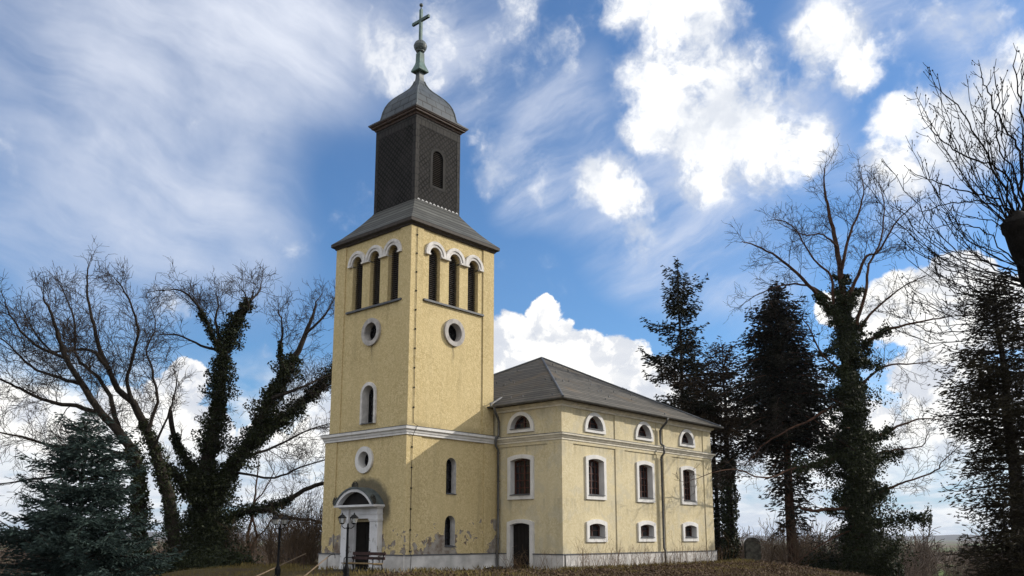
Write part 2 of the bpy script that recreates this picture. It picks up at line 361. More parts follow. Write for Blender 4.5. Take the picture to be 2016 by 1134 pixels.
def portal_plaster():
    m, nt, b = new_mat('peeling_white_paint', 0.85, 0.2)
    o = nt.n('ShaderNodeTexCoord').outputs['Object']
    n = nt.noise(nt.vec('MULTIPLY', o, (1.6, 1.6, 1.0)), 2.6, 7, 0.62, 0.4)
    sep = nt.n('ShaderNodeSeparateXYZ'); nt.link(o, sep.inputs[0])
    lim = nt.ramp(sep.outputs[2], 0.3, 2.4, 0.56, 0.70)
    col = nt.mix(nt.ramp(nt.noise(o, 1.5, 5, 0.6), 0.3, 0.7), (0.50, 0.50, 0.51), (0.66, 0.66, 0.68))
    dm = nt.ramp(nt.math('SUBTRACT', n, lim), 0.0, 0.02)
    nt.put(b.inputs['Base Color'], nt.mix(dm, col, (0.15, 0.13, 0.11)))
    bump(nt, b, nt.math('SUBTRACT', 1.0, dm), 0.4, 0.01)
    return m


MAT['portal'] = portal_plaster()


def ground_mat():
    m, nt, b = new_mat('ground', 0.95, 0.1)
    o = nt.n('ShaderNodeTexCoord').outputs['Object']
    d = nt.vec('LENGTH', o)
    near = nt.mix(nt.ramp(nt.noise(o, 0.35, 7, 0.62), 0.35, 0.65), (0.060, 0.043, 0.022), (0.085, 0.072, 0.027))
    near = nt.mix(nt.ramp(nt.noise(o, 4.0, 6, 0.65), 0.4, 0.7), near, (0.065, 0.045, 0.03))
    vo = nt.n('ShaderNodeTexVoronoi'); nt.put(vo.inputs['Vector'], nt.mapping(o, (1, 0.55, 1), (0, 0, 0.5))); vo.inputs['Scale'].default_value = 0.0042
    sp = nt.n('ShaderNodeSeparateColor'); nt.link(vo.outputs['Color'], sp.inputs[0])
    far = nt.mix(nt.ramp(sp.outputs[0], 0.3, 0.62), (0.10, 0.068, 0.046), (0.085, 0.13, 0.035))
    far = nt.mix(nt.ramp(sp.outputs[1], 0.55, 0.75), far, (0.17, 0.125, 0.075))
    far = nt.mix(nt.ramp(nt.noise(o, 0.02, 6, 0.6), 0.35, 0.7), far, (0.085, 0.066, 0.048))
    nt.put(b.inputs['Base Color'], nt.mix(nt.ramp(d, 70, 200), near, far))
    bump(nt, b, nt.noise(o, 5.0, 6, 0.65), 0.7, 0.08)
    return m


MAT['ground'] = ground_mat()
MAT['hill'] = simple('wooded_hill', (0.06, 0.055, 0.045), 0.95, 0.1, 0.4, 0.02)


# ------------------------------------------------------------------ mesh helpers
class MB:
    """collects faces; build() links ONE mesh object"""
    def __init__(s): s.v = []; s.f = []; s.uv = []; s.mi = []; s.cur = 0
    def face(s, pts, uvs=None):
        i = len(s.v); s.v.extend([tuple(p) for p in pts]); s.f.append(tuple(range(i, i + len(pts))))
        s.uv.append(uvs if uvs else [(0, 0)] * len(pts)); s.mi.append(s.cur)
    def box(s, lo, hi):
        x0, y0, z0 = lo; x1, y1, z1 = hi
        P = [Vector((x, y, z)) for z in (z0, z1) for y in (y0, y1) for x in (x0, x1)]
        for q in ((0, 2, 3, 1), (4, 5, 7, 6), (0, 1, 5, 4), (2, 6, 7, 3), (0, 4, 6, 2), (1, 3, 7, 5)): s.face([P[i] for i in q])
    def obox(s, c, ax, ay, az):
        """box from centre and three half-axis vectors"""
        c = Vector(c); P = [c + ax * a + ay * b + az * d for d in (-1, 1) for b in (-1, 1) for a in (-1, 1)]
        for q in ((0, 2, 3, 1), (4, 5, 7, 6), (0, 1, 5, 4), (2, 6, 7, 3), (0, 4, 6, 2), (1, 3, 7, 5)): s.face([P[i] for i in q])
    def tube(s, pts, radii, n=8, caps=True):
        pts = [Vector(p) for p in pts]
        if not hasattr(radii, '__len__'): radii = [radii] * len(pts)
        rings = []; up = None
        for i, p in enumerate(pts):
            t = (pts[min(i + 1, len(pts) - 1)] - pts[max(i - 1, 0)]).normalized()
            if up is None: up = t.orthogonal().normalized()
            up = (up - t * up.dot(t)).normalized(); sd = t.cross(up)
            rings.append([p + (up * math.cos(a) + sd * math.sin(a)) * radii[i] for a in [2 * math.pi * k / n for k in range(n)]])
        for a, b in zip(rings, rings[1:]):
            for k in range(n): s.face([a[k], a[(k + 1) % n], b[(k + 1) % n], b[k]])
        if caps: s.face(list(reversed(rings[0]))); s.face(rings[-1])
    def lathe(s, c, prof, n=16):
        c = Vector(c)
        for (r0, z0), (r1, z1) in zip(prof, prof[1:]):
            for k in range(n):
                a, b = 2 * math.pi * k / n, 2 * math.pi * (k + 1) / n
                q = [c + Vector((r0 * math.cos(a), r0 * math.sin(a), z0)), c + Vector((r0 * math.cos(b), r0 * math.sin(b), z0)),
                     c + Vector((r1 * math.cos(b), r1 * math.sin(b), z1)), c + Vector((r1 * math.cos(a), r1 * math.sin(a), z1))]
                s.face(q)
    def sweep_rect(s, x0, x1, y0, y1, prof, top=False, bottom=False):
        """profile (offset, z) carried round a rectangle with mitred corners"""
        def ring(o, z): return [Vector((x0 - o, y0 - o, z)), Vector((x1 + o, y0 - o, z)), Vector((x1 + o, y1 + o, z)), Vector((x0 - o, y1 + o, z))]
        v = 0.0
        for (o0, z0), (o1, z1) in zip(prof, prof[1:]):
            a, b = ring(o0, z0), ring(o1, z1); dv = math.hypot(o1 - o0, z1 - z0)
            for k in range(4):
                j = (k + 1) % 4; ax = 0 if k % 2 == 0 else 1
                q = [a[k], a[j], b[j], b[k]]
                if (q[0] - q[1]).length < 1e-5: q = [a[k], b[j], b[k]]
                s.face(q, [(p[ax], v if p in (a[k], a[j]) else v + dv) for p in q])
            v += dv
        if top: s.face(ring(*prof[-1]))
        if bottom: s.face(list(reversed(ring(*prof[0]))))
    def build(s, name, mat, parent=None, smooth=False, weld=True):
        me = bpy.data.meshes.new(name)
        me.from_pydata(s.v, [], s.f)
        ul = me.uv_layers.new(name='UVMap')
        flat = [c for f in s.uv for uvp in f for c in uvp]
        ul.data.foreach_set('uv', flat)
        mats = mat if isinstance(mat, (list, tuple)) else [mat]
        for m in mats:
            if m: me.materials.append(m)
        me.polygons.foreach_set('material_index', s.mi)
        if weld:
            bm = bmesh.new(); bm.from_mesh(me); bmesh.ops.remove_doubles(bm, verts=bm.verts, dist=0.0004)
            bmesh.ops.recalc_face_normals(bm, faces=bm.faces); bm.to_mesh(me); bm.free()
        if smooth:
            me.polygons.foreach_set('use_smooth', [True] * len(me.polygons))
        o = bpy.data.objects.new(name, me); COL.objects.link(o)
        if parent: o.parent = parent
        return o


def raw_mesh(name, V, Fc, k, mat, parent=None, smooth=False):
    """fast mesh from numpy: V (n,3), Fc (m,k)"""
    me = bpy.data.meshes.new(name)
    me.vertices.add(len(V)); me.vertices.foreach_set('co', np.ascontiguousarray(V, dtype=np.float32).ravel())
    me.loops.add(len(Fc) * k); me.loops.foreach_set('vertex_index', np.ascontiguousarray(Fc, dtype=np.int32).ravel())
    me.polygons.add(len(Fc)); me.polygons.foreach_set('loop_start', np.arange(0, len(Fc) * k, k, dtype=np.int32))
    me.polygons.foreach_set('loop_total', np.full(len(Fc), k, dtype=np.int32))
    if smooth: me.polygons.foreach_set('use_smooth', np.ones(len(Fc), dtype=bool))
    me.materials.append(mat); me.update(calc_edges=True)
    o = bpy.data.objects.new(name, me); COL.objects.link(o)
    if parent:
        o.parent = parent; o.matrix_parent_inverse = Matrix.Translation(-parent.location)
    return o


def thing(name, label, cat, loc=(0, 0, 0), group=None, kind=None):
    o = bpy.data.objects.new(name, None); COL.objects.link(o); o.location = loc; o.empty_display_size = 0.3
    tag(o, label, cat, group, kind); return o


def tag(o, label=None, cat=None, group=None, kind=None):
    if label: o['label'] = label
    if cat: o['category'] = cat
    if group: o['group'] = group
    if kind: o['kind'] = kind
    return o


# ------------------------------------------------------------------ ground
def terrain(x, y):
    dx = np.maximum(np.maximum(-9.5 - x, x - 3.86), 0); dy = np.maximum(np.maximum(0 - y, y - 18.9), 0)
    d = np.hypot(dx, dy)
    s = (x + 2.8) * 0.67 - (y - 9.0) * 0.74
    t = np.clip((26 - s) / 26, 0, 1); w = t * t * (3 - 2 * t)
    q = np.maximum(d - 2.4, 0)
    drop = np.where(q < 45, 0.135 * q * np.minimum(1, 0.5 + q / 9), 6.07 + (q - 45) * 0.004)
    drop = np.minimum(drop, 16)
    far = np.clip((d - 150) / 300, 0, 1); w = np.maximum(w, far)
    z = 0.05 - drop * w
    z = z + (0.06 * np.sin(x * 0.9 + 1.3) * np.sin(y * 0.8) + 0.04 * np.sin(x * 2.1 + y * 1.7)) * np.clip((d - 1.5) / 3, 0, 1)
    z = z + np.where(d > 60, 1.2 * np.sin(x * 0.021) * np.sin(y * 0.017 + 1), 0)
    return z


def tz(x, y): return float(terrain(np.array([x]), np.array([y]))[0])


rad = np.concatenate([np.linspace(0.5, 60, 120), np.geomspace(61, 7800, 90)])
NA = 220; ang = np.linspace(0, 2 * np.pi, NA, endpoint=False)
XX = 0 + np.outer(rad, np.cos(ang)); YY = 5 + np.outer(rad, np.sin(ang)); ZZ = terrain(XX, YY)
V = np.stack([XX, YY, ZZ], -1).reshape(-1, 3)
ii, jj = np.meshgrid(np.arange(len(rad) - 1), np.arange(NA), indexing='ij'); j2 = (jj + 1) % NA
Fq = np.stack([ii * NA + jj, (ii + 1) * NA + jj, (ii + 1) * NA + j2, ii * NA + j2], -1).reshape(-1, 4)
g = raw_mesh('ground', V, Fq, 4, MAT['ground'], smooth=True); g['kind'] = 'structure'

# far wooded hills on the horizon
NH = 500; ha = np.linspace(0, 2 * np.pi, NH, endpoint=False)
prof = []
for (rr, hh) in ((4200, -20), (4700, 6), (5200, 18), (5800, 14), (6600, -20)):
    nz = sum(np.sin(ha * k + ph) * amp for k, ph, amp in ((5, 1.0, 10), (11, 2.2, 7), (23, 0.4, 4), (47, 3.0, 2.2), (97, 1.0, 1.4), (180, 2.0, 1.0)))
    h = np.where(hh > -15, hh + nz + nrng.normal(0, 1.2, NH), hh)
    prof.append(np.stack([rr * np.cos(ha), rr * np.sin(ha), h], -1))
V = np.concatenate(prof); Fq = []
for a in range(len(prof) - 1):
    k = np.arange(NH); Fq.append(np.stack([a * NH + k, (a + 1) * NH + k, (a + 1) * NH + (k + 1) % NH, a * NH + (k + 1) % NH], -1))
hl = raw_mesh('hills', V, np.concatenate(Fq), 4, MAT['hill']); hl['kind'] = 'structure'

# ------------------------------------------------------------------ church
TW, TD, NX, NL, IN = 5.625, 5.6, 3.86, 18.91, 0.118
church = thing('church', 'yellow plastered church with tall square tower, slate belfry and low hipped nave roof', 'church')


class Facade:
    def __init__(s, o, u, n): s.o = Vector(o); s.u = Vector(u); s.n = Vector(n)
    def p(s, u, z, d=0.0): return s.o + s.u * u + Vector((0, 0, z)) + s.n * d


FT = Facade((0, 0, 0), (1, 0, 0), (0, -1, 0))            # tower west front, u = x
RTW = Facade((0, 0, 0), (0, 1, 0), (1, 0, 0))            # tower side, u = y
FTU = Facade((0, IN, 0), (1, 0, 0), (0, -1, 0))
RTU = Facade((-IN, 0, 0), (0, 1, 0), (1, 0, 0))
NW = Facade((0, TD, 0), (1, 0, 0), (0, -1, 0))
NE = Facade((NX, 0, 0), (0, 1, 0), (1, 0, 0))


def arch(uc, z0, zs, h, rise, n=14):
    pts = [(uc - h, z0), (uc + h, z0)]
    rr = (h * h + rise * rise) / (2 * rise); zc = zs + rise - rr
    a0 = math.atan2(zs - zc, h)
    for k in range(n + 1):
        a = a0 + (math.pi - 2 * a0) * k / n
        pts.append((uc + rr * math.cos(a), zc + rr * math.sin(a)))
    return pts


def circle(uc, zc, r, n=28):
    return [(uc + r * math.cos(2 * math.pi * k / n), zc + r * math.sin(2 * math.pi * k / n)) for k in range(n)]


def wall(mb, fac, outer, holes, d=0.0):
    polys = [outer] + holes
    tris = tessellate_polygon([[Vector((a, b, 0)) for a, b in p] for p in polys])
    flat = [q for p in polys for q in p]
    for t in tris:
        mb.face([fac.p(*flat[i], d) for i in t], [flat[i] for i in t])


def ring(mb, fac, outer, inner, d):
    n = len(outer)
    for k in range(n):
        j = (k + 1) % n
        mb.face([fac.p(*outer[k], d), fac.p(*outer[j], d), fac.p(*inner[j], d), fac.p(*inner[k], d)])


def skirt(mb, fac, poly, d0, d1, closed=True):
    n = len(poly)
    for k in range(n if closed else n - 1):
        j = (k + 1) % n
        mb.face([fac.p(*poly[k], d0), fac.p(*poly[j], d0), fac.p(*poly[j], d1), fac.p(*poly[k], d1)])


def fbox(mb, fac, u0, u1, z0, z1, d0, d1):
    c = fac.p((u0 + u1) / 2, (z0 + z1) / 2, (d0 + d1) / 2)
    mb.obox(c, fac.u * ((u1 - u0) / 2), fac.n * ((d1 - d0) / 2), Vector((0, 0, (z1 - z0) / 2)))


def top_at(poly, u):
    """height of an outline's upper edge at u"""
    best = None; n = len(poly)
    for k in range(n):
        (a, za), (b, zb) = poly[k], poly[(k + 1) % n]
        if (a - u) * (b - u) <= 0 and abs(a - b) > 1e-6:
            z = za + (zb - za) * (u - a) / (b - a)
            if best is None or z > best: best = z
    return best


def window(fac, outer, inner, mat, depth, proud=0.035, base=-0.05, nv=1, rows=(), frame=True, sill=True, frame_mat='frame', name='window', lab=None):
    """surround and reveal, with frame, pane and sill as its pieces"""
    mb = MB()
    if outer:
        ring(mb, fac, outer, inner, proud); skirt(mb, fac, outer, base - 0.02, proud); skirt(mb, fac, inner, proud, -depth)
    else: skirt(mb, fac, inner, base, -depth)
    w = mb.build(name, MAT[mat], church, weld=True)
    if lab: w['label'] = lab
    p = MB(); p.face([fac.p(a, b, -depth + 0.015) for a, b in inner]); p.build('pane', MAT['glass'], w)
    us = [q[0] for q in inner]; zs = [q[1] for q in inner]; u0, u1, z0, z1 = min(us), max(us), min(zs), max(zs)
    if frame:
        f = MB(); t = 0.03
        cx, cz = (u0 + u1) / 2, (z0 + z1) / 2
        small = [(cx + (a - cx) * (1 - 0.07 / (u1 - u0) * 2), cz + (b - cz) * (1 - 0.07 / (z1 - z0) * 2)) for a, b in inner]
        big = [(cx + (a - cx) * 0.996, cz + (b - cz) * 0.996) for a, b in inner]
        ring(f, fac, big, small, -depth + 0.07); skirt(f, fac, small, -depth + 0.07, -depth + 0.02)
        for k in range(nv):
            u = u0 + (u1 - u0) * (k + 1) / (nv + 1); wd = 0.035 if (nv % 2 and k == nv // 2) else 0.016
            zt = top_at(inner, u) or z1; zb = z0 if len(inner) < 26 else z0 + (z1 - zt)
            fbox(f, fac, u - wd, u + wd, zb + 0.03, zt - 0.03, -depth + 0.02, -depth + 0.062)
        for zr in rows: 
            z = z0 + (z1 - z0) * zr; hw = (u1 - u0) / 2
            while hw > 0.05 and ((top_at(inner, cx + hw * 0.98) or z0) < z): hw *= 0.93
            fbox(f, fac, cx - hw + 0.03, cx + hw - 0.03, z - 0.016, z + 0.016, -depth + 0.021, -depth + 0.058)
        f.build('frame', MAT[frame_mat], w)
    if sill:
        sb = MB(); c = fac.p((u0 + u1) / 2, z0, 0)
        a0, a1 = fac.p(u0 + 0.005, z0 + 0.07, -depth + 0.02), fac.p(u1 - 0.005, z0 + 0.07, -depth + 0.02)
        b0, b1 = fac.p(u0 - 0.0, z0 + 0.012, proud + 0.05), fac.p(u1 + 0.0, z0 + 0.012, proud + 0.05)
        dn = Vector((0, 0, -0.03)); sb.face([a0, a1, b1, b0]); sb.face([b0, b1, b1 + dn, b0 + dn]); sb.face([a0, b0, b0 + dn, a0 + dn]); sb.face([a1, b1, b1 + dn, a1 + dn])
        sb.build('sill', MAT['ledge'], w)
    return w


# ---- tower walls
FX = -2.70           # axis of the front openings
RX = 2.83            # axis of the side openings
TT = 15.20
front_low = [circle(FX - 0.06, 4.80, 0.37), [(FX - 0.72, 0.0), (FX + 0.72, 0.0), (FX + 0.72, 2.18), (FX - 0.72, 2.18)]]
right_low = [arch(2.69, 3.32, 4.60, 0.31, 0.31), arch(2.66, 1.07, 2.08, 0.31, 0.31)]
bf = [arch(FX + 0.08 + k * 1.27, 11.80, 14.02, 0.36, 0.36) for k in (-1, 0, 1)]
br_ = [arch(RX + k * 1.245, 11.84, 14.00, 0.345, 0.345) for k in (-1, 0, 1)]
front_up = [circle(FX, 10.58, 0.43), arch(FX - 0.05, 6.42, 7.73, 0.40, 0.40)] + bf
right_up = [circle(RX, 10.62, 0.43)] + br_
tw = MB()
FD = -0.05           # the wall fields lie a little behind the corner strips
e = 0.04
wall(tw, FT, [(-TW + e, 0), (-e, 0), (-e, 5.95), (-TW + e, 5.95)], front_low, FD)
wall(tw, RTW, [(e, 0), (TD + .3, 0), (TD + .3, 5.95), (e, 5.95)], right_low, FD)
wall(tw, FTU, [(-TW + IN + e, 5.95), (-IN - e, 5.95), (-IN - e, TT), (-TW + IN + e, TT)], front_up, FD)
wall(tw, RTU, [(IN + e, 5.95), (TD - IN - e, 5.95), (TD - IN - e, TT), (IN + e, TT)], right_up, FD)
LT = Facade((-TW, 0, 0), (0, 1, 0), (-1, 0, 0)); LTU = Facade((-TW + IN, 0, 0), (0, 1, 0), (-1, 0, 0)); BTU = Facade((0, TD - IN, 0), (1, 0, 0), (0, 1, 0))
wall(tw, LT, [(e, 0), (TD + .3, 0), (TD + .3, 5.95), (e, 5.95)], [], FD)
wall(tw, LTU, [(IN + e, 5.95), (TD - IN - e, 5.95), (TD - IN - e, TT), (IN + e, TT)], [], FD)
wall(tw, BTU, [(-TW + IN + e, 5.95), (-IN - e, 5.95), (-IN - e, TT), (-TW + IN + e, TT)], [], FD)
for h in bf: skirt(tw, FTU, h, FD, -0.40)
for h in br_: skirt(tw, RTU, h, FD, -0.40)
tw.build('tower_wall', MAT['tower_plaster'], church)
for cx_, cy_ in ((0, 0), (1, 0), (1, 1), (0, 1)):
    ts = MB()
    for z0, z1, o in ((0.60, 5.80, 0.0), (6.05, TT, IN)):
        a, b, c0, c1 = -TW + o, -o, o, TD - o; lw = 0.86 - o
        sx = (a, a + lw) if cx_ == 0 else (b - lw, b); ty0 = c0 if cy_ == 0 else c1 - 0.07
        ts.box((sx[0], ty0, z0), (sx[1], ty0 + 0.07, z1))
        sy = (c0 + 0.07, c0 + lw) if cy_ == 0 else (c1 - lw, c1 - 0.07); tx0 = a if cx_ == 0 else b - 0.07
        ts.box((tx0, sy[0], z0), (tx0 + 0.07, sy[1], z1))
    ts.build('corner_strip', MAT['tower_plaster'], church)

# ---- nave walls
EY = [8.10, 12.23, 16.38]
lun = lambda c: (arch(c, 6.18, 6.33, 0.80, 0.80, 18), arch(c, 6.35, 6.36, 0.605, 0.60, 18))
main = lambda c: (arch(c, 3.14, 5.05, 0.78, 0.12), arch(c, 3.34, 4.89, 0.60, 0.10))
small = lambda c: (arch(c, 1.25, 2.13, 0.78, 0.13), arch(c, 1.45, 1.97, 0.59, 0.10))
WC = 1.465
nd_out, nd_in = arch(WC, 0.0, 2.12, 0.77, 0.14), arch(WC, 0.0, 2.00, 0.58, 0.09)
NT_ = 7.62
nv = MB(); e = 0.03
wall(nv, NW, [(-0.4, 0), (NX - e, 0), (NX - e, NT_), (-0.4, NT_)], [lun(WC)[1], main(WC)[1], nd_in], -0.045)
wall(nv, NE, [(TD + e, 0), (NL - e, 0), (NL - e, NT_), (TD + e, NT_)], [f(c)[1] for c in EY for f in (lun, main, small)], -0.045)
NB = Facade((0, NL, 0), (1, 0, 0), (0, 1, 0)); NLW = Facade((-TW - NX, 0, 0), (0, 1, 0), (-1, 0, 0))
wall(nv, NB, [(-TW - NX + e, 0), (NX - e, 0), (NX - e, NT_), (-TW - NX + e, NT_)], [], -0.045)
wall(nv, NLW, [(TD + e, 0), (NL - e, 0), (NL - e, NT_), (TD + e, NT_)], [], -0.045)
wall(nv, NW, [(-TW - NX + e, 0), (-TW + 0.4, 0), (-TW + 0.4, NT_), (-TW - NX + e, NT_)], [], -0.045)
nv.build('nave_wall', MAT['nave_plaster'], church)
def strip(fac, a, b, d0=0.0):
    m = MB()
    for z0, z1 in ((0.60, 5.60), (6.02, NT_ - 0.1)): fbox(m, fac, a, b, z0, z1, -0.06, d0)
    m.build('wall_strip', MAT['nave_plaster'], church)


strip(NW, NX - 0.82, NX); strip(NW, -TW - NX, -TW - NX + 0.82)
for a, b in ((TD + 0.06, TD + 0.82), (9.69, 10.50), (13.96, 14.76), (18.07, NL)): strip(NE, a, b)
strip(NE, 13.34, 13.78, -0.012)

# ---- plinths, ledges, cornices
pb = MB(); lb = MB()
for fac, spans in ((FT, [(-TW - 0.07, FX - 1.27), (FX + 1.27, 0.07)]), (RTW, [(0.0, TD - 0.07)]), (LT, [(0.0, TD - 0.07)]), (NW, [(0.07, WC - 0.79), (WC + 0.79, NX + 0.07), (-TW - NX - .07, -TW - .07)]),
                   (NE, [(TD, NL + 0.07)]), (NLW, [(TD, NL + 0.07)]), (NB, [(-TW - NX, NX)])):
    for a, b in spans:
        fbox(pb, fac, a, b, -0.9, 0.715, -0.1, 0.07)
        fbox(lb, fac, a - 0.02, b + 0.02, 0.716, 0.762, -0.09, 0.098)
pb.build('plinth', MAT['plinth'], church); lb.build('plinth_ledge', MAT['ledge'], church, weld=False)
cb = MB()
cb.sweep_rect(-TW, 0, 0, TD, [(-0.06, 5.72), (0.05, 5.72), (0.05, 5.80), (0.08, 5.82), (0.10, 5.90), (0.17, 5.95), (0.17, 6.06), (0.15, 6.08), (-0.2, 6.135)])
cb.build('tower_cornice', MAT['white'], church)
cv = MB(); cv.sweep_rect(-TW, 0, 0, TD, [(0.185, 6.073), (0.185, 6.09), (-0.2, 6.15)]); cv.build('cornice_cover', MAT['ledge'], church)
cn = MB()
cn.sweep_rect(-TW - NX, NX, TD, NL, [(-0.05, 5.70), (0.04, 5.70), (0.045, 5.76), (0.09, 5.80), (0.14, 5.88), (0.19, 5.90), (0.20, 5.97), (-0.1, 6.03)])
cn.sweep_rect(-TW - NX, NX, TD, NL, [(-0.05, 7.18), (0.04, 7.18), (0.05, 7.26), (0.16, 7.32), (0.18, 7.40)])
cn.build('nave_cornice', MAT['nave_trim'], church)
cf_ = MB(); cf_.sweep_rect(-TW - NX, NX, TD, NL, [(-0.05, 5.56), (0.006, 5.56), (0.006, 5.699)]); cf_.build('frieze_band', MAT['nave_plaster'], church)
cv = MB(); cv.sweep_rect(-TW - NX, NX, TD, NL, [(0.212, 5.972), (0.212, 5.99), (-0.1, 6.05)]); cv.build('cornice_cover', MAT['ledge'], church)

# ---- nave roof: a hipped pyramid
rf = MB(); hx = (TW + 2 * NX) / 2; ov = 0.46
x0, x1, y0, y1 = -TW - NX, NX, TD, NL
ex = Vector((-TW / 2, 12.35, 11.30))
cs = [Vector((x0 - ov, y0 - ov, 7.47)), Vector((x1 + ov, y0 - ov, 7.47)), Vector((x1 + ov, y1 + ov, 7.47)), Vector((x0 - ov, y1 + ov, 7.47))]
for k in range(4):
    a, b = cs[k], cs[(k + 1) % 4]; ax = 0 if k % 2 == 0 else 1
    h = (ex - (a + b) / 2).length
    rf.face([a, b, ex], [(a[ax], 0), (b[ax], 0), (ex[ax], h)])
roof = rf.build('nave_roof', MAT['slate_roof'], church)
hb = MB()
for k in range(4): hb.tube([cs[k] + Vector((0, 0, 0.03)), ex + Vector((0, 0, 0.03))], 0.055, 6)
hb.build('hip_ridge', MAT['ledge'], roof)
for k in range(44):
    hk = MB()      # small snow hooks on the slates
    face = rng.choice((0, 1)); a, b = cs[face], cs[(face + 1) % 4]
    s_, t_ = rng.random(), rng.random() * 0.85; p = a.lerp(b, s_).lerp(ex, t_)
    n_ = (b - a).cross(ex - a).normalized(); hk.obox(p + n_ * 0.04, Vector((0.02, 0, 0)), Vector((0, 0.02, 0)), Vector((0, 0, 0.05)))
    hk.build('snow_hook', MAT['ledge'], roof)
so = MB(); so.sweep_rect(x0, x1, y0, y1, [(0.1, 7.405), (0.44, 7.405), (0.455, 7.462)]); so.build('eave_soffit', MAT['eave_wood'], church)
gt = MB(); prof = [(0.50 + 0.075 * math.cos(a), 7.46 + 0.075 * math.sin(a)) for a in [math.pi + math.pi * k / 8 for k in range(9)]]
gt.sweep_rect(x0, x1, y0, y1, prof + [(0.565, 7.45)] + [(0.50 + 0.062 * math.cos(a), 7.46 + 0.062 * math.sin(a)) for a in [2 * math.pi - math.pi * k / 6 for k in range(7)]])
gt.build('gutter', MAT['zinc'], church)
fl = MB()
fl.obox((0.09, TD - 0.12, 7.79), Vector((0.05, 0, 0)), Vector((0, 0.34, 0.19)), Vector((0, -0.012, 0.02)))
fl.obox((0.07, TD - 0.50, 7.56), Vector((0.06, 0, 0)), Vector((0, 0.02, 0)), Vector((0, 0, 0.09)))
fl.build('lead_flashing', MAT['lead'], church)


def downpipe(fac, u, bend):
    m = MB(); pts = [fac.p(u, 7.42, 0.50), fac.p(u, 7.30, 0.50), fac.p(u, 7.18, 0.44), fac.p(u - bend * .5, 6.95, 0.22), fac.p(u - bend, 6.80, 0.10), fac.p(u - bend, 6.2, 0.10),
                     fac.p(u - bend, 6.08, 0.14), fac.p(u - bend, 6.0, 0.29), fac.p(u - bend, 5.62, 0.29), fac.p(u - bend, 5.45, 0.12), fac.p(u - bend, 0.95, 0.11), fac.p(u - bend, 0.8, 0.18), fac.p(u - bend, 0.12, 0.18)]
    if fac is NE: pts += [fac.p(u + 0.1, 0.06, 0.32), fac.p(u + 0.45, 0.02, 0.6)]
    m.tube(pts, 0.058, 10)
    o = m.build('downpipe', MAT['zinc'], church, smooth=True)
    for z in (6.75, 5.3, 4.0, 2.7, 1.4, 0.5):
        c = MB()
        d = 0.11 if z > 0.8 else 0.18
        c.tube([fac.p(u - bend, z - 0.025, d), fac.p(u - bend, z + 0.025, d)], 0.072, 10)
        c.build('pipe_clamp', MAT['zinc'], o)


downpipe(NE, 13.62, 0.06); downpipe(NW, 0.30, 0.10)

# ---- nave windows and door
for c in [None] + EY:
    fac = NW if c is None else NE; cc = WC if c is None else c
    o, i_ = lun(cc); window(fac, o, i_, 'white', 0.34, nv=1, rows=(0.5,))
    o, i_ = main(cc); window(fac, o, i_, 'white', 0.34, nv=3, rows=(0.2, 0.4, 0.6, 0.8))
    if c: o, i_ = small(cc); window(fac, o, i_, 'white', 0.34, nv=1, rows=(0.5,))
dm = MB(); ring(dm, NW, nd_out, nd_in, 0.085); skirt(dm, NW, nd_out[1:] + nd_out[:1], -0.06, 0.085, False); skirt(dm, NW, nd_in, 0.085, -0.20)
dr = dm.build('doorway', MAT['white'], church)
dd = MB(); dd.face([NW.p(a, b, -0.17) for a, b in nd_in]); 
for k in range(5): fbox(dd, NW, WC - 0.56 + k * 0.225, WC - 0.56 + k * 0.225 + 0.21, 0.02, 2.0, -0.169, -0.155)
dd.build('door', MAT['door'], dr)

# ---- tower openings
window(FT, circle(FX - 0.06, 4.80, 0.59), circle(FX - 0.06, 4.80, 0.37), 'white', 0.40, 0.05, nv=1, rows=(0.5,), sill=False, frame_mat='iron', name='round_window')
window(FTU, circle(FX, 10.58, 0.64), circle(FX, 10.58, 0.43), 'stone_trim', 0.36, 0.06, nv=2, rows=(0.35, 0.65), sill=False, frame_mat='iron', name='round_window')
window(RTU, circle(RX, 10.62, 0.64), circle(RX, 10.62, 0.43), 'stone_trim', 0.36, 0.06, nv=2, rows=(0.35, 0.65), sill=False, frame_mat='iron', name='round_window')
window(FTU, arch(FX - 0.05, 6.40, 7.75, 0.53, 0.53), arch(FX - 0.05, 6.42, 7.73, 0.40, 0.40), 'trim', 0.42, 0.04, nv=1, rows=(0.25, 0.5, 0.75), frame_mat='iron', name='arched_window')
window(RTW, None, right_low[0], 'trim', 0.42, -0.05, nv=1, rows=(0.2, 0.4, 0.6, 0.8), frame_mat='iron', name='arched_window')
window(RTW, None, right_low[1], 'trim', 0.42, -0.05, nv=1, rows=(0.25, 0.5, 0.75), frame_mat='iron', name='arched_window')
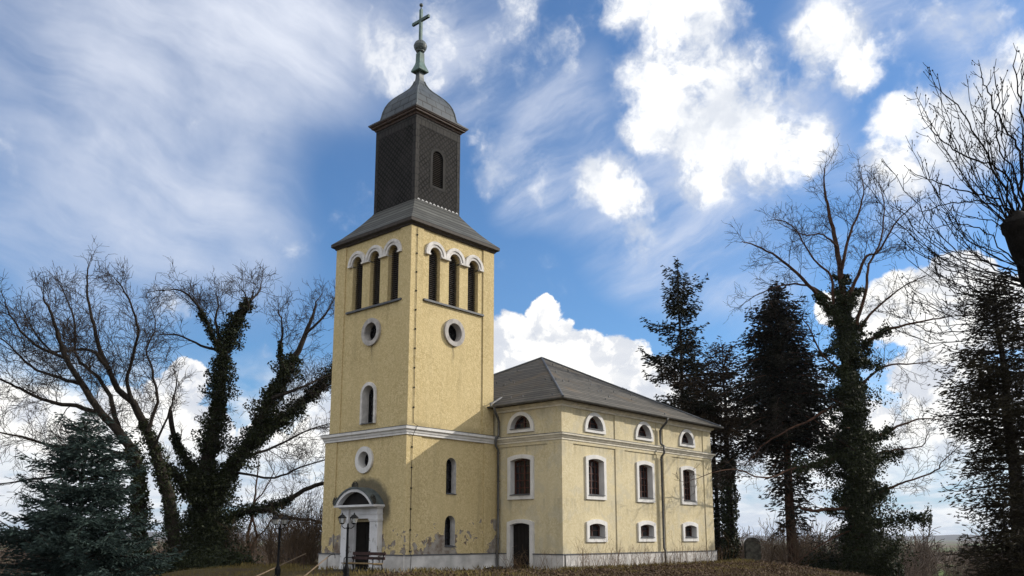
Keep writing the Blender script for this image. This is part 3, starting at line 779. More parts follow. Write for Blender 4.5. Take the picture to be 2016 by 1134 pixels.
for fac, holes, cu, sp, h, zs in ((FTU, bf, FX + 0.08, 1.27, 0.36, 14.02), (RTU, br_, RX, 1.245, 0.345, 14.00)):
    for k, hole in zip((-1, 0, 1), holes):
        uc = cu + k * sp
        am = MB(); ro = sp / 2 - 0.003
        for (ra, rb, d) in ((h + 0.005, h + 0.13, 0.03), (h + 0.13, ro, 0.07)):
            oa = [(uc + rb * math.cos(math.pi * q / 20), zs + rb * math.sin(math.pi * q / 20)) for q in range(21)]
            ia = [(uc + ra * math.cos(math.pi * q / 20), zs + ra * math.sin(math.pi * q / 20)) for q in range(21)]
            for q in range(20): am.face([fac.p(*oa[q], d), fac.p(*oa[q + 1], d), fac.p(*ia[q + 1], d), fac.p(*ia[q], d)])
            skirt(am, fac, oa, -0.06, d, False); skirt(am, fac, ia, -0.28 if ra < h + 0.1 else 0.0, d, False)
        for sgn in (-1, 1):
            a, b = sorted((uc + sgn * h, uc + sgn * ro)); fbox(am, fac, a, b, zs - 0.075, zs - 0.003, -0.24, 0.085)
        o = am.build('belfry_arch', MAT['trim'], church)
        lm = MB()
        n = 27; z0 = hole[0][1]
        for q in range(n):
            z = z0 + 0.02 + (zs + h - z0) * q / n; hw = h - 0.01
            if z > zs: hw = math.sqrt(max(h * h - (z - zs) ** 2, 0.0004)) - 0.01
            if hw < 0.04: continue
            c = fac.p(uc, z + 0.03, -0.29); lm.obox(c, fac.u * hw, (fac.n * 0.055 - Vector((0, 0, 0.035))), (fac.n * 0.006 + Vector((0, 0, 0.010))))
        lo = lm.build('louvre', MAT['louvre'], o)
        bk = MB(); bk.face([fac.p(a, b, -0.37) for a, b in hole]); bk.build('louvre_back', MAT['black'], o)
    sb = MB(); fbox(sb, fac, cu - 1.5 * sp - 0.05, cu + 1.5 * sp + 0.05, holes[0][0][1] - 0.09, holes[0][0][1] - 0.004, -0.07, 0.06)
    sb.build('belfry_sill', MAT['ledge'], church)

# ---- skirt roof, slate belfry, dome, spire, cross
sk = MB(); X0, X1, Y0, Y1 = -TW + IN, -IN, IN, TD - IN
sk.sweep_rect(X0, X1, Y0, Y1, [(0.205, 15.34), (-0.12, 15.63), (-0.50, 16.03), (-0.85, 16.45), (-1.15, 16.86), (-1.26, 17.05)])
sk.build('skirt_roof', MAT['slate_skirt'], church)
ev = MB(); ev.sweep_rect(X0, X1, Y0, Y1, [(-0.08, 15.06), (0.04, 15.06), (0.07, 15.12), (0.16, 15.17), (0.20, 15.20), (0.20, 15.336)]); ev.build('tower_eave', MAT['eave_wood'], church)
BX, BY, BH = -TW / 2, TD / 2, 1.465
BF = Facade((0, BY - BH, 0), (1, 0, 0), (0, -1, 0)); BR = Facade((BX + BH, 0, 0), (0, 1, 0), (1, 0, 0))
BL = Facade((BX - BH, 0, 0), (0, 1, 0), (-1, 0, 0)); BB = Facade((0, BY + BH, 0), (1, 0, 0), (0, 1, 0))
bo = MB()
bwin = arch(BY - 0.02, 18.0, 19.48, 0.345, 0.345); bwf = arch(BX, 18.0, 19.48, 0.345, 0.345)
for fac, c, h in ((BF, BX, []), (BR, BY, [bwin]), (BL, BY, []), (BB, BX, [])):
    wall(bo, fac, [(c - BH, 16.7), (c + BH, 16.7), (c + BH, 21.35), (c - BH, 21.35)], h)
skirt(bo, BR, bwin, 0, -0.25)
bo.build('belfry_wall', MAT['slate_diamond'], church)
bd = MB()
for fac, c in ((BF, BX), (BR, BY), (BL, BY), (BB, BX)):
    for a, b in ((c - BH - 0.012, c - BH + 0.20), (c + BH - 0.20, c + BH + 0.012)):
        q = [(a, 16.9), (b, 16.9), (b, 21.35), (a, 21.35)]
        wall(bd, fac, q, [], 0.014)
    q = [(c - BH + 0.20, 20.78), (c + BH - 0.20, 20.78), (c + BH - 0.20, 21.35), (c - BH + 0.20, 21.35)]; wall(bd, fac, q, [], 0.014)
q = arch(BY - 0.02, 17.86, 19.48, 0.50, 0.50); ring(bd, BR, q, bwin, 0.016)
bd.build('slate_border', MAT['slate_border'], church)
bl = MB()
for q in range(19):
    z = 18.03 + 1.80 * q / 19; hw = 0.335
    if z > 19.48: hw = math.sqrt(max(0.345 ** 2 - (z - 19.48) ** 2, 0.0004)) - 0.01
    bl.obox(BR.p(BY - 0.02, z + 0.03, -0.12), BR.u * hw, BR.n * 0.06 - Vector((0, 0, 0.035)), BR.n * 0.006 + Vector((0, 0, 0.010)))
lo = bl.build('belfry_louvre', MAT['louvre'], church)
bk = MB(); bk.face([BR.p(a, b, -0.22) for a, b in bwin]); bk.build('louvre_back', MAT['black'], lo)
for q in range(11):
    lf = MB()      # light lead tongues along the foot of the slate wall
    u = BY - BH + 0.25 + q * 0.25
    lf.face([BR.p(u - 0.11, 17.0, 0.03), BR.p(u + 0.11, 17.0, 0.03), BR.p(u + 0.05, 17.06, 0.02), BR.p(u - 0.02, 17.09, 0.02)])
    lf.build('lead_tongue', MAT['lead'], church)
R0 = (BX - BH, BX + BH, BY - BH, BY + BH)
de = MB(); de.sweep_rect(*R0, [(-0.02, 21.26), (0.06, 21.26), (0.08, 21.33), (0.19, 21.38), (0.20, 21.45), (0.26, 21.47), (0.27, 21.53)]); de.build('belfry_eave', MAT['eave_brown'], church)
dg = MB(); dg.sweep_rect(*R0, [(0.24, 21.533), (0.30, 21.52), (0.31, 21.58), (0.25, 21.60)]); dg.build('belfry_gutter', MAT['ledge'], church)
dp = [(0.27, 21.58), (0.06, 21.72), (-0.12, 21.88), (-0.155, 22.05), (-0.20, 22.32), (-0.28, 22.60), (-0.40, 22.86), (-0.56, 23.08), (-0.76, 23.29), (-0.98, 23.50), (-1.13, 23.68), (-1.23, 23.88), (-1.29, 24.08)]
dmb = MB(); dmb.sweep_rect(*R0, dp); dome = dmb.build('dome_roof', MAT['slate_dome'], church)
dh = MB()
for sx, sy in ((-1, -1), (1, -1), (1, 1), (-1, 1)):
    dh.tube([(BX + sx * (BH + o + 0.005), BY + sy * (BH + o + 0.005), z) for o, z in dp[1:]], 0.035, 6)
dh.build('dome_ridge', MAT['dark_copper'], dome)
nk = MB(); nk.sweep_rect(*R0, [(-1.285, 24.05), (-1.315, 24.25), (-1.33, 24.62)]); nk.build('spire_neck', MAT['dark_copper'], church)
ls = MB(); ls.sweep_rect(*R0, [(-1.34, 24.56), (-1.17, 24.57), (-1.145, 24.60), (-1.15, 24.66), (-1.22, 24.84), (-1.28, 25.02), (-1.305, 25.14), (-1.315, 25.62), (-1.35, 25.66)], top=True); ls.build('spire_shaft', MAT['copper'], church)
bm_ = MB(); bm_.lathe((BX, BY, 26.03), [(0.06, -0.42), (0.12, -0.38), (0.22, -0.30)] + [(0.335 * math.cos(a), 0.335 * math.sin(a)) for a in [R(-50 + 10 * k) for k in range(5)]] + [(0.345, 0.0), (0.345, 0.02)] + [(0.335 * math.cos(a), 0.335 * math.sin(a)) for a in [R(10 * k) for k in range(1, 9)]] + [(0.0, 0.34)], 20)
bm_.build('spire_ball', MAT['dark_copper'], church, smooth=False)
cr = MB(); cr.box((BX - 0.075, BY - 0.06, 26.33), (BX + 0.075, BY + 0.06, 28.12)); cr.box((BX - 0.62, BY - 0.058, 27.42), (BX - 0.077, BY + 0.058, 27.57)); cr.box((BX + 0.077, BY - 0.058, 27.42), (BX + 0.62, BY + 0.058, 27.57))
cross = cr.build('cross', MAT['copper'], church)
cf = MB(); cf.lathe((BX, BY, 28.12), [(0.05, 0), (0.03, 0.1), (0.03, 0.16)] + [(0.10 * math.cos(a), 0.25 + 0.10 * math.sin(a)) for a in [R(-80 + 20 * k) for k in range(9)]], 12); cf.build('cross_finial', MAT['dark_copper'], cross)

# ---- lightning conductor down the tower corner
lc = MB(); lc.tube([(-IN + 0.03, IN + 0.33, 15.0), (-IN + 0.03, IN + 0.33, 6.25), (0.2, IN + 0.3, 6.1), (0.2, 0.3, 5.9), (0.03, 0.3, 5.65), (0.03, 0.29, 0.85), (0.12, 0.29, 0.7), (0.10, 0.29, 0.0)], 0.011, 5)
lcw = lc.build('lightning_conductor', MAT['iron'], church)
for q in range(17):
    k_ = MB()
    z = 0.9 + q * 0.86
    if 5.5 < z < 6.3: continue
    k_.obox((0.02 if z < 6 else -IN + 0.02, 0.30 if z < 6 else IN + 0.33, z), Vector((0.025, 0, 0)), Vector((0, 0.03, 0)), Vector((0, 0, 0.03)))
    k_.build('cable_clip', MAT['iron'], lcw)

# ---- portal
PD = 0.22
pm = MB()
for sg in (-1, 1):
    a, b = sorted((FX + sg * 0.72, FX + sg * 1.24))
    pm.box((a, -PD, 0.24), (b, 0.06, 2.13)); pm.box((a - 0.04, -PD - 0.05, -0.3), (b + 0.04, 0.06, 0.14)); pm.box((a - 0.02, -PD - 0.03, 0.141), (b + 0.02, 0.06, 0.239))
    pm.box((a - 0.025, -PD - 0.03, 2.131), (b + 0.025, 0.06, 2.19)); pm.box((a - 0.045, -PD - 0.05, 2.191), (b + 0.045, 0.06, 2.25))
    pm.box((a, -PD - 0.02, 2.251), (b, 0.06, 2.43)); pm.box((a - 0.02, -PD - 0.05, 2.431), (b + 0.02, 0.06, 2.48)); pm.box((a, -PD - 0.02, 2.481), (b, 0.06, 2.68))
    # door reveal
    pm.box((FX + sg * 0.72 - 0.015, 0.06, 0.0), (FX + sg * 0.72 + 0.015, 0.62, 2.2))
ci = (FX - 0.715, FX + 0.715)
pm.box((ci[0], -PD + 0.07, 2.253), (ci[1], 0.06, 2.432)); pm.box((ci[0], -PD + 0.04, 2.434), (ci[1], 0.06, 2.478)); pm.box((ci[0], -PD + 0.07, 2.48), (ci[1], 0.06, 2.68))
pm.box((FX - 1.30, -PD - 0.10, 2.681), (FX + 1.30, 0.06, 2.74)); pm.box((FX - 1.36, -PD - 0.34, 2.741), (FX + 1.36, 0.06, 2.83))
pt = pm.build('portal', MAT['portal'], church, weld=False)
ly = MB(); ly.box((ci[0], -0.02, 2.12), (ci[1], 0.5, 2.25)); ly.build('lintel', MAT['tower_plaster'], pt)
ph = MB(); HC, HR, HRi = FX, 1.30, 1.12
seg = lambda h, rise, n=22: [(q[0], q[1]) for q in arch(HC, 2.83, 2.83, h, rise, n)[2:]]
so_, si_ = seg(1.27, 0.68), seg(1.10, 0.56)
for q in range(22):
    a, b, c_, d_ = so_[q], so_[q + 1], si_[q + 1], si_[q]
    ph.face([FT.p(*a, 0.56), FT.p(*b, 0.56), FT.p(*c_, 0.56), FT.p(*d_, 0.56)])
skirt(ph, FT, si_, 0.56, 0.30, False); skirt(ph, FT, so_, 0.56, 0.48, False)
ph.build('portal_arch', MAT['portal'], pt)
hr = MB(); s2 = seg(1.33, 0.76)
skirt(hr, FT, s2, 0.60, -0.06, False); s1 = seg(1.272, 0.684)
for q in range(22): hr.face([FT.p(*s2[q], 0.60), FT.p(*s2[q + 1], 0.60), FT.p(*s1[q + 1], 0.60), FT.p(*s1[q], 0.60)])
hr.build('portal_hood', MAT['dark_copper'], pt)
ty = MB(); ty.face([FT.p(*q, 0.31) for q in si_]); ty.build('tympanum', MAT['door'], pt)
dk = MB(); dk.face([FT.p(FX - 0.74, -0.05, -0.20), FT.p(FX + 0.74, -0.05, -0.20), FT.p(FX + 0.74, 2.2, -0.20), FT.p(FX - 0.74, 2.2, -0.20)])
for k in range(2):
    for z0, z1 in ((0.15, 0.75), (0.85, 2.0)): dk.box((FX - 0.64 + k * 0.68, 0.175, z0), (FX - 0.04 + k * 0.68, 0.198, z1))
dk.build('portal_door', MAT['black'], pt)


def palmette(c, w, h, dx):
    m = MB()
    for k in range(7):
        a = R(-72 + 24 * k); ln = h * (1.0 - 0.28 * abs(k - 3) / 3); tip = Vector(c) + Vector((math.sin(a) * ln * w / h * 1.2, 0, math.cos(a) * ln))
        s = (tip - Vector(c)); pd = Vector((s.z, 0, -s.x)).normalized() * 0.035
        m.face([Vector(c) - pd * 0.4 + Vector((0, -0.05, 0)), Vector(c) + s * 0.7 - pd * 1.3 + Vector((0, -0.06, 0)), tip + Vector((0, -0.02, 0)), Vector(c) + s * 0.7 + pd * 1.3 + Vector((0, -0.06, 0)), Vector(c) + pd * 0.4 + Vector((0, -0.05, 0))])
        m.face([Vector(c) - pd * 0.4 + Vector((0, 0.05, 0)), Vector(c) + s * 0.7 - pd * 1.3 + Vector((0, 0.05, 0)), tip + Vector((0, 0.0, 0)), Vector(c) + s * 0.7 + pd * 1.3 + Vector((0, 0.05, 0)), Vector(c) + pd * 0.4 + Vector((0, 0.05, 0))])
    m.lathe(Vector(c) + Vector((-w * .5, 0, 0.02)), [(0, -0.06), (0.06, 0), (0, 0.06)], 8); m.lathe(Vector(c) + Vector((w * .5, 0, 0.02)), [(0, -0.06), (0.06, 0), (0, 0.06)], 8)
    m.box((c[0] - w * 0.5, c[1] - 0.045, c[2] - 0.05), (c[0] + w * 0.5, c[1] + 0.045, c[2] + 0.05))
    return m.build('acroterion', MAT['stone'], pt, weld=False)


palmette((FX, -0.50, 3.55), 0.26, 0.34, 0); palmette((FX - 1.32, -0.50, 2.88), 0.24, 0.38, 0); palmette((FX + 1.22, -0.50, 2.88), 0.26, 0.40, 0)
st = MB(); st.box((FX - 1.5, -0.75, -0.4), (FX + 1.3, 0.7, 0.10)); st.build('doorstep', MAT['stone'], church)

# ------------------------------------------------------------------ bench
bx0, bx1, byb = -1.55, 0.50, -1.45; bz = tz(-0.5, -1.7) - 0.06
bench = thing('park_bench', 'wooden park bench with two dark red back slats beside the church portal', 'bench', (0, 0, 0))
m = MB()
for k in range(4): m.box((bx0, byb - 0.05 - 0.125 * k - 0.11, bz + 0.44), (bx1, byb - 0.05 - 0.125 * k, bz + 0.475))
m.build('seat', MAT['bench_wood'], bench)
for z0, z1, dy in ((0.60, 0.71, 0.03), (0.77, 0.89, 0.07)):
    m = MB(); m.box((bx0, byb + dy - 0.02, bz + z0), (bx1, byb + dy + 0.02, bz + z1)); m.build('back_slat', MAT['bench_red'], bench)
for xx in (bx0 + 0.12, (bx0 + bx1) / 2, bx1 - 0.12):
    m = MB()
    m.tube([(xx, byb - 0.50, bz - 0.05), (xx, byb - 0.47, bz + 0.42), (xx, byb - 0.02, bz + 0.41), (xx, byb + 0.02, bz + 0.62), (xx, byb + 0.10, bz + 0.93)], 0.024, 6)
    m.tube([(xx, byb + 0.08, bz - 0.05), (xx, byb - 0.03, bz + 0.42)], 0.024, 6)
    if abs(xx - (bx0 + bx1) / 2) > 0.2: m.tube([(xx, byb - 0.47, bz + 0.42), (xx, byb - 0.47, bz + 0.64), (xx, byb - 0.42, bz + 0.68), (xx, byb + 0.03, bz + 0.66)], 0.02, 6)
    m.build('leg_frame', MAT['iron'], bench)


# ------------------------------------------------------------------ lamp posts
def lamp_post(loc, h, label, rz):
    t = thing('lamp_post', label, 'lamp post', loc, 'twin lantern lamp posts by the path')
    m = MB(); m.lathe((0, 0, 0), [(0.13, -0.5), (0.13, 0.06), (0.11, 0.10), (0.11, 0.32), (0.085, 0.36), (0.075, 0.40), (0.05, 0.48), (0.045, h - 0.55), (0.06, h - 0.52), (0.035, h - 0.46), (0.03, h - 0.36), (0.0, h - 0.30)], 12)
    m.build('post', MAT['iron'], t, smooth=False)
    c, s = math.cos(rz), math.sin(rz)
    for sg in (-1, 1):
        a = Vector((c, s, 0)) * sg; lx = a * 0.22
        m = MB(); m.tube([(0, 0, h - 0.48), tuple(a * 0.12 + Vector((0, 0, h - 0.52))), tuple(lx + Vector((0, 0, h - 0.44))), tuple(lx + Vector((0, 0, h - 0.36)))], 0.016, 6); m.build('arm', MAT['iron'], t)
        m = MB(); m.lathe(lx + Vector((0, 0, h)), [(0.05, -0.36), (0.085, -0.34), (0.09, -0.32)], 6)
        m.lathe(lx + Vector((0, 0, h)), [(0.165, -0.145), (0.17, -0.125), (0.10, -0.05), (0.05, -0.01), (0.025, 0.0), (0.03, 0.03), (0.0, 0.07)], 6); m.lathe(lx + Vector((0, 0, h)), [(0.0, -0.13), (0.165, -0.145)], 6)
        for q in range(6):
            w = 2 * math.pi * q / 6; m.tube([lx + Vector((0.09 * math.cos(w), 0.09 * math.sin(w), h - 0.33)), lx + Vector((0.145 * math.cos(w), 0.145 * math.sin(w), h - 0.13))], 0.007, 4)
        ln = m.build('lantern', MAT['iron'], t, weld=False)
        m = MB(); m.lathe(lx + Vector((0, 0, h)), [(0.085, -0.33), (0.14, -0.135)], 6); m.build('lantern_glass', MAT['lamp_glass'], ln)
    return t


lp = at(681, 1150, 31.5); lp.z = tz(lp.x, lp.y); hp = at(681, 1012, 31.5).z - lp.z
lamp_post(lp, hp, 'black iron lamp post with two lanterns standing before the church portal', YAW + 0.1)
lp = at(546, 1140, 33.5); lp.z = tz(lp.x, lp.y); hp = at(546, 1015, 33.5).z - lp.z
lamp_post(lp, hp, 'black iron lamp post with two lanterns among bare shrubs left of the tower', YAW + 0.9)


# ------------------------------------------------------------------ hand rails left of the portal
def handrail(a, b, label, hook):
    t = thing('handrail', label, 'handrail', (0, 0, 0), 'handrails left of the portal')
    m = MB(); ax = (b - a); sd = ax.cross(Vector((0, 0, 1))).normalized(); m.obox((a + b) / 2, ax / 2, sd * 0.014, ax.cross(sd).normalized() * 0.018); m.build('rail', MAT['rail_wood'], t)
    m = MB()
    for f in (0.5, 0.97):
        p = a.lerp(b, f); m.tube([(p.x, p.y, tz(p.x, p.y) - 0.2), tuple(p)], 0.014, 6)
    m.build('post', MAT['bench_red'], t)
    if hook:
        m = MB(); m.tube([b, b + RT * 0.10 + Vector((0, 0, 0.07)), b + RT * 0.24 + Vector((0, 0, 0.10)), b + RT * 0.27 + Vector((0, 0, 0.05)), b + RT * 0.28 + Vector((0, 0, -0.06))], 0.014, 6); m.build('hook', MAT['iron'], t)


handrail(at(585, 1146, 31.0), at(646, 1096, 34.2), 'slanting wooden handrail ending in an iron hook at the tower corner', True)
handrail(at(480, 1146, 31.0), at(602, 1090, 36.5), 'slanting wooden handrail without a hook beside the left lamp post', False)

# ------------------------------------------------------------------ gravestone
gp = at(1483, 1112, 50.0); gz_ = tz(gp.x, gp.y); ht = at(1483, 1058, 50.0).z - gz_
gs = thing('gravestone', 'dark old gravestone with a rounded top beyond the nave corner', 'gravestone', (gp.x, gp.y, gz_))
gs.rotation_euler = (0, 0, YAW + 0.15)
m = MB(); w = 0.46; pr = [(-w, -0.3), (w, -0.3), (w, ht - w * .9)] + [(w * math.cos(a), ht - w * .9 + w * .9 * math.sin(a)) for a in [math.pi * k / 14 for k in range(1, 14)]] + [(-w, ht - w * .9)]
m.face([(a, -0.13, b) for a, b in pr]); m.face([(a, 0.13, b) for a, b in reversed(pr)])
for k in range(len(pr)):
    (a, b), (c_, d_) = pr[k], pr[(k + 1) % len(pr)]; m.face([(a, -0.13, b), (c_, -0.13, d_), (c_, 0.13, d_), (a, 0.13, b)])
m.build('slab', MAT['stone'], gs)
m = MB(); m.box((-w - 0.12, -0.24, -0.4), (w + 0.12, 0.24, 0.12)); m.build('base', MAT['stone'], gs)


# ------------------------------------------------------------------ plants: branch tubes and leaves
class Tubes:
    """many tapered tubes, grouped by point count and sides, made in numpy"""
    def __init__(s): s.g = {}; s.n = 0
    def add(s, pts, radii, sides):
        s.g.setdefault((len(pts), sides), []).append((pts, radii)); s.n += 1
    def build(s, name, mat, parent=None):
        VV, FF, base = [], [], 0
        for (n, k), lst in s.g.items():
            P = np.array([[tuple(p) for p in a] for a, _ in lst], dtype=np.float64)      # m,n,3
            Rr = np.array([b for _, b in lst], dtype=np.float64)
            T = np.empty_like(P); T[:, 1:-1] = P[:, 2:] - P[:, :-2]; T[:, 0] = P[:, 1] - P[:, 0]; T[:, -1] = P[:, -1] - P[:, -2]
            T /= np.linalg.norm(T, axis=-1, keepdims=True) + 1e-9
            ref = np.where(np.abs(T[:, :1, 2:3]) < 0.85, np.array([0, 0, 1.0]), np.array([1.0, 0, 0]))
            A = np.cross(T, np.broadcast_to(ref, T.shape)); A /= np.linalg.norm(A, axis=-1, keepdims=True) + 1e-9
            B = np.cross(T, A)
            th = np.arange(k) * 2 * np.pi / k
            V = P[:, :, None] + (A[:, :, None] * np.cos(th)[:, None] + B[:, :, None] * np.sin(th)[:, None]) * Rr[:, :, None, None]
            m = len(lst); idx = np.arange(m * n * k).reshape(m, n, k) + base
            a = idx[:, :-1]; b = idx[:, 1:]
            FF.append(np.stack([a, np.roll(a, -1, 2), np.roll(b, -1, 2), b], -1).reshape(-1, 4))
            VV.append(V.reshape(-1, 3)); base += m * n * k
        return raw_mesh(name, np.concatenate(VV), np.concatenate(FF), 4, mat, parent, smooth=True)


def rvec():
    return Vector((rng.gauss(0, 1), rng.gauss(0, 1), rng.gauss(0, 1)))


def sides_for(r): return 8 if r > 0.12 else (5 if r > 0.035 else 3)


def grow(T, p, d, L, r, lvl, P):
    """one branch and, below it, its side branches"""
    n = max(3, min(9, int(L / P['seg']) + 1)); st = L / n
    pts = [p]; ds = [d]; w = P['wob']
    for i in range(n):
        d = (d + rvec() * w + Vector((0, 0, P['up'][min(lvl, len(P['up']) - 1)])) * (st / L * 2)).normalized()
        p = p + d * st; pts.append(p); ds.append(d)
    tip = max(P['tip'], r * 0.3)
    radii = [r + (tip - r) * (i / n) for i in range(n + 1)]
    T.add(pts, radii, sides_for(r))
    if 'ends' in P and lvl >= P['max'] - 1: P['ends'].append((pts[-1], ds[-1]))
    if lvl >= P['max']: return
    kids = P['kids'][min(lvl, len(P['kids']) - 1)]
    m = max(1, int(L * kids + rng.random()))
    for k in range(m):
        t = 0.15 + 0.85 * (k + rng.random()) / m
        i = min(int(t * n), n - 1); f = t * n - i; q = pts[i].lerp(pts[i + 1], f); dd = ds[i + 1]
        ax = dd.cross(rvec()).normalized(); a = R(rng.gauss(P['ang'], 9))
        cd = dd * math.cos(a) + ax * math.sin(a)
        cl = L * P['ratio'] * (1.12 - 0.62 * t) * rng.uniform(0.6, 1.25)
        if cl < P['min']: cl = P['min'] * rng.uniform(0.8, 1.4)
        rr = max(P['tip'] * 1.2, min((r + (tip - r) * t) * 0.72, cl * P['slim']))
        grow(T, q, cd, cl, rr, lvl + 1, P)


def smooth_path(pts, n_per):
    out = []; m = len(pts)
    for i in range(m - 1):
        p0, p1, p2, p3 = pts[max(i - 1, 0)], pts[i], pts[i + 1], pts[min(i + 2, m - 1)]
        for k in range(n_per):
            t = k / n_per; t2, t3 = t * t, t * t * t
            out.append(0.5 * ((2 * p1) + (p2 - p0) * t + (2 * p0 - 5 * p1 + 4 * p2 - p3) * t2 + (3 * p1 - p0 - 3 * p2 + p3) * t3))
    out.append(pts[-1]); return out


def limb(TT_, TC, px, depth, dd, r0, r1, P, density, child_len, start=0.15, n_per=4, wob=0.02):
    """a limb drawn as a real 3-D path (dd = how far it swings towards or away from the lens) carrying side branches"""
    m = len(px); base = [at(u, v, depth + dd * (i / (m - 1)) ** 1.2) for i, (u, v) in enumerate(px)]
    path = smooth_path(base, n_per)
    path = [p + rvec() * wob for p in path]; n = len(path)
    radii = [r0 + (r1 - r0) * (i / (n - 1)) ** 0.8 for i in range(n)]
    TT_.add(path, radii, 9 if r0 > 0.12 else 6)
    cum = [0.0]
    for a, b in zip(path, path[1:]): cum.append(cum[-1] + (b - a).length)
    Lt = cum[-1]; k = max(1, int(Lt * (1 - start) * density * P.get('dens', 1.0)))
    for q in range(k):
        t = start + (1 - start) * (q + rng.random()) / k; s = t * Lt
        i = 0
        while i < n - 2 and cum[i + 1] < s: i += 1
        p = path[i].lerp(path[i + 1], (s - cum[i]) / max(1e-6, cum[i + 1] - cum[i])); dr = (path[i + 1] - path[i]).normalized()
        ax = dr.cross(rvec()).normalized(); a = R(rng.gauss(P['ang'] + 4, 11))
        cd = (dr * math.cos(a) + ax * math.sin(a)).normalized()
        cl = child_len * P.get('reach', 1.0) * (1.15 - 0.55 * t) * rng.uniform(0.45, 1.25)
        rr = max(P['tip'] * 1.3, min(radii[i] * 0.6, cl * P['slim'] * 1.1))
        grow(TC, p, cd, cl, rr, 0, P)
    # the limb goes on into a fine end
    dr = (path[-1] - path[-2]).normalized()
    grow(TC, path[-1], dr, child_len * 0.30, max(r1, P['tip'] * 1.3), 0, P)
    return path, radii


def leaf_quads(name, C, size, mat, parent=None, aspect=1.0, dirs=None, fold=0.0):
    """rhombic leaves of given size at C; dirs gives the long axis, otherwise random"""
    C = np.asarray(C, dtype=np.float64); n = len(C)
    size = np.broadcast_to(np.asarray(size, dtype=np.float64), (n,))[:, None]
    D = nrng.normal(size=(n, 3)) if dirs is None else np.asarray(dirs, dtype=np.float64)
    D = D / (np.linalg.norm(D, axis=1, keepdims=True) + 1e-9)
    S = np.cross(D, nrng.normal(size=(n, 3))); S /= np.linalg.norm(S, axis=1, keepdims=True) + 1e-9
    V = np.stack([C - D * size * 0.5, C + S * size * 0.5 * aspect, C + D * size * 0.5, C - S * size * 0.5 * aspect], 1).reshape(-1, 3)
    return raw_mesh(name, V, np.arange(n * 4).reshape(n, 4), 4, mat, parent)


def ivy_points(path, radii, per_m, spread, t0=0.0, t1=1.0, clump=0.5):
    out = []
    n = len(path)
    for i in range(int(t0 * (n - 1)), int(t1 * (n - 1))):
        a, b = path[i], path[i + 1]; L = (b - a).length; d = (b - a).normalized()
        for k in range(int(L * per_m * 1.7)):
            q = a.lerp(b, rng.random()); ax = d.cross(rvec()).normalized()
            lump = 1 + clump * (1.1 * math.sin(q.z * 1.9 + q.x * 1.7) + math.sin(q.z * 4.3 + q.y * 2.6) * 0.8 + 0.5 * math.sin(q.x * 7 + q.z * 6))
            if lump < rng.uniform(-0.2, 0.5): continue
            rr = radii[i] + min(abs(rng.gauss(0, spread)), 1.7 * spread) * max(0.25, lump)
            out.append(tuple(q + ax * rr + Vector((0, 0, rng.gauss(0, 0.06)))))
    return out


# ---- the wide bare tree at the left edge
PB = dict(seg=0.45, wob=0.13, up=(0.10, 0.08, 0.06, 0.05), tip=0.0075, kids=(3.4, 4.2, 3.6), ang=40, ratio=0.54, min=0.36, slim=0.010, max=3, dens=2.1, reach=0.92)


def bare_tree(name, label, limbs, depth, bark, P, ivy=None, twig='twig', group=None, extra=None, short=0):
    base = at(limbs[0][0][0][0], limbs[0][0][0][1], depth); base.z = tz(base.x, base.y)
    t = thing(name, label, 'tree', base, group)
    A, B = Tubes(), Tubes(); paths = []
    for i, (px, dd, r0, r1, dens, cl, st) in enumerate(limbs):
        paths.append(limb(A, B, px, depth, dd, r0, r1, P, dens, cl, st))
    # roots: carry the first limb down into the soil
    p, r = paths[0]; A.add([Vector((p[0].x, p[0].y, base.z - 0.8)), p[0] * 0.5 + Vector((p[0].x, p[0].y, base.z)) * 0.5, p[0]], [r[0] * 1.5, r[0] * 1.2, r[0]], 9)
    if bark == 'ash_bark':
        a_ = p[-1]; b_ = (p[-1] - p[-2]).normalized()
        A.add([a_, a_ + b_ * 0.01, a_ + b_ * 0.012], [r[-1], r[-1], 0.002], 12)
    B.build('crown', MAT[twig], t)
    if ivy:
        pts = []; tp_, tr_ = paths[0]; n_ = int(len(tp_) * 0.60)
        for (i, per_m, spread, a, b) in ivy: pts += ivy_points(paths[i][0], paths[i][1], per_m, spread, a, b)
        for k in range(short):       # ivy-laden stubs of limbs all the way up the trunk
            i = int(n_ * ((k + rng.random()) / short) ** 1.15); q = tp_[i]; f = 1 - i / n_
            a = rng.random() * 6.28; L = rng.uniform(0.35, 0.8) + 3.9 * f * rng.random() ** 0.65
            d = Vector((math.cos(a), math.sin(a), rng.uniform(-0.15, 0.55))); st_ = [q + d * (L * u / 4) + Vector((0, 0, -0.25 * L * (u / 4) ** 2 * rng.uniform(0, 1))) + rvec() * 0.05 for u in range(5)]
            A.add(st_, [0.06 - 0.012 * u for u in range(5)], 5); pts += ivy_points(st_, [0.05] * 5, int(220 + 330 * f), 0.15 + 0.22 * f, 0.0, 1.0, 0.7)
        if extra: pts += extra
        leaf_quads('ivy', pts, nrng.uniform(0.05, 0.17, len(pts)), MAT['ivy'], t, 0.85)
    A.build('trunk', MAT[bark], t)
    return t, paths


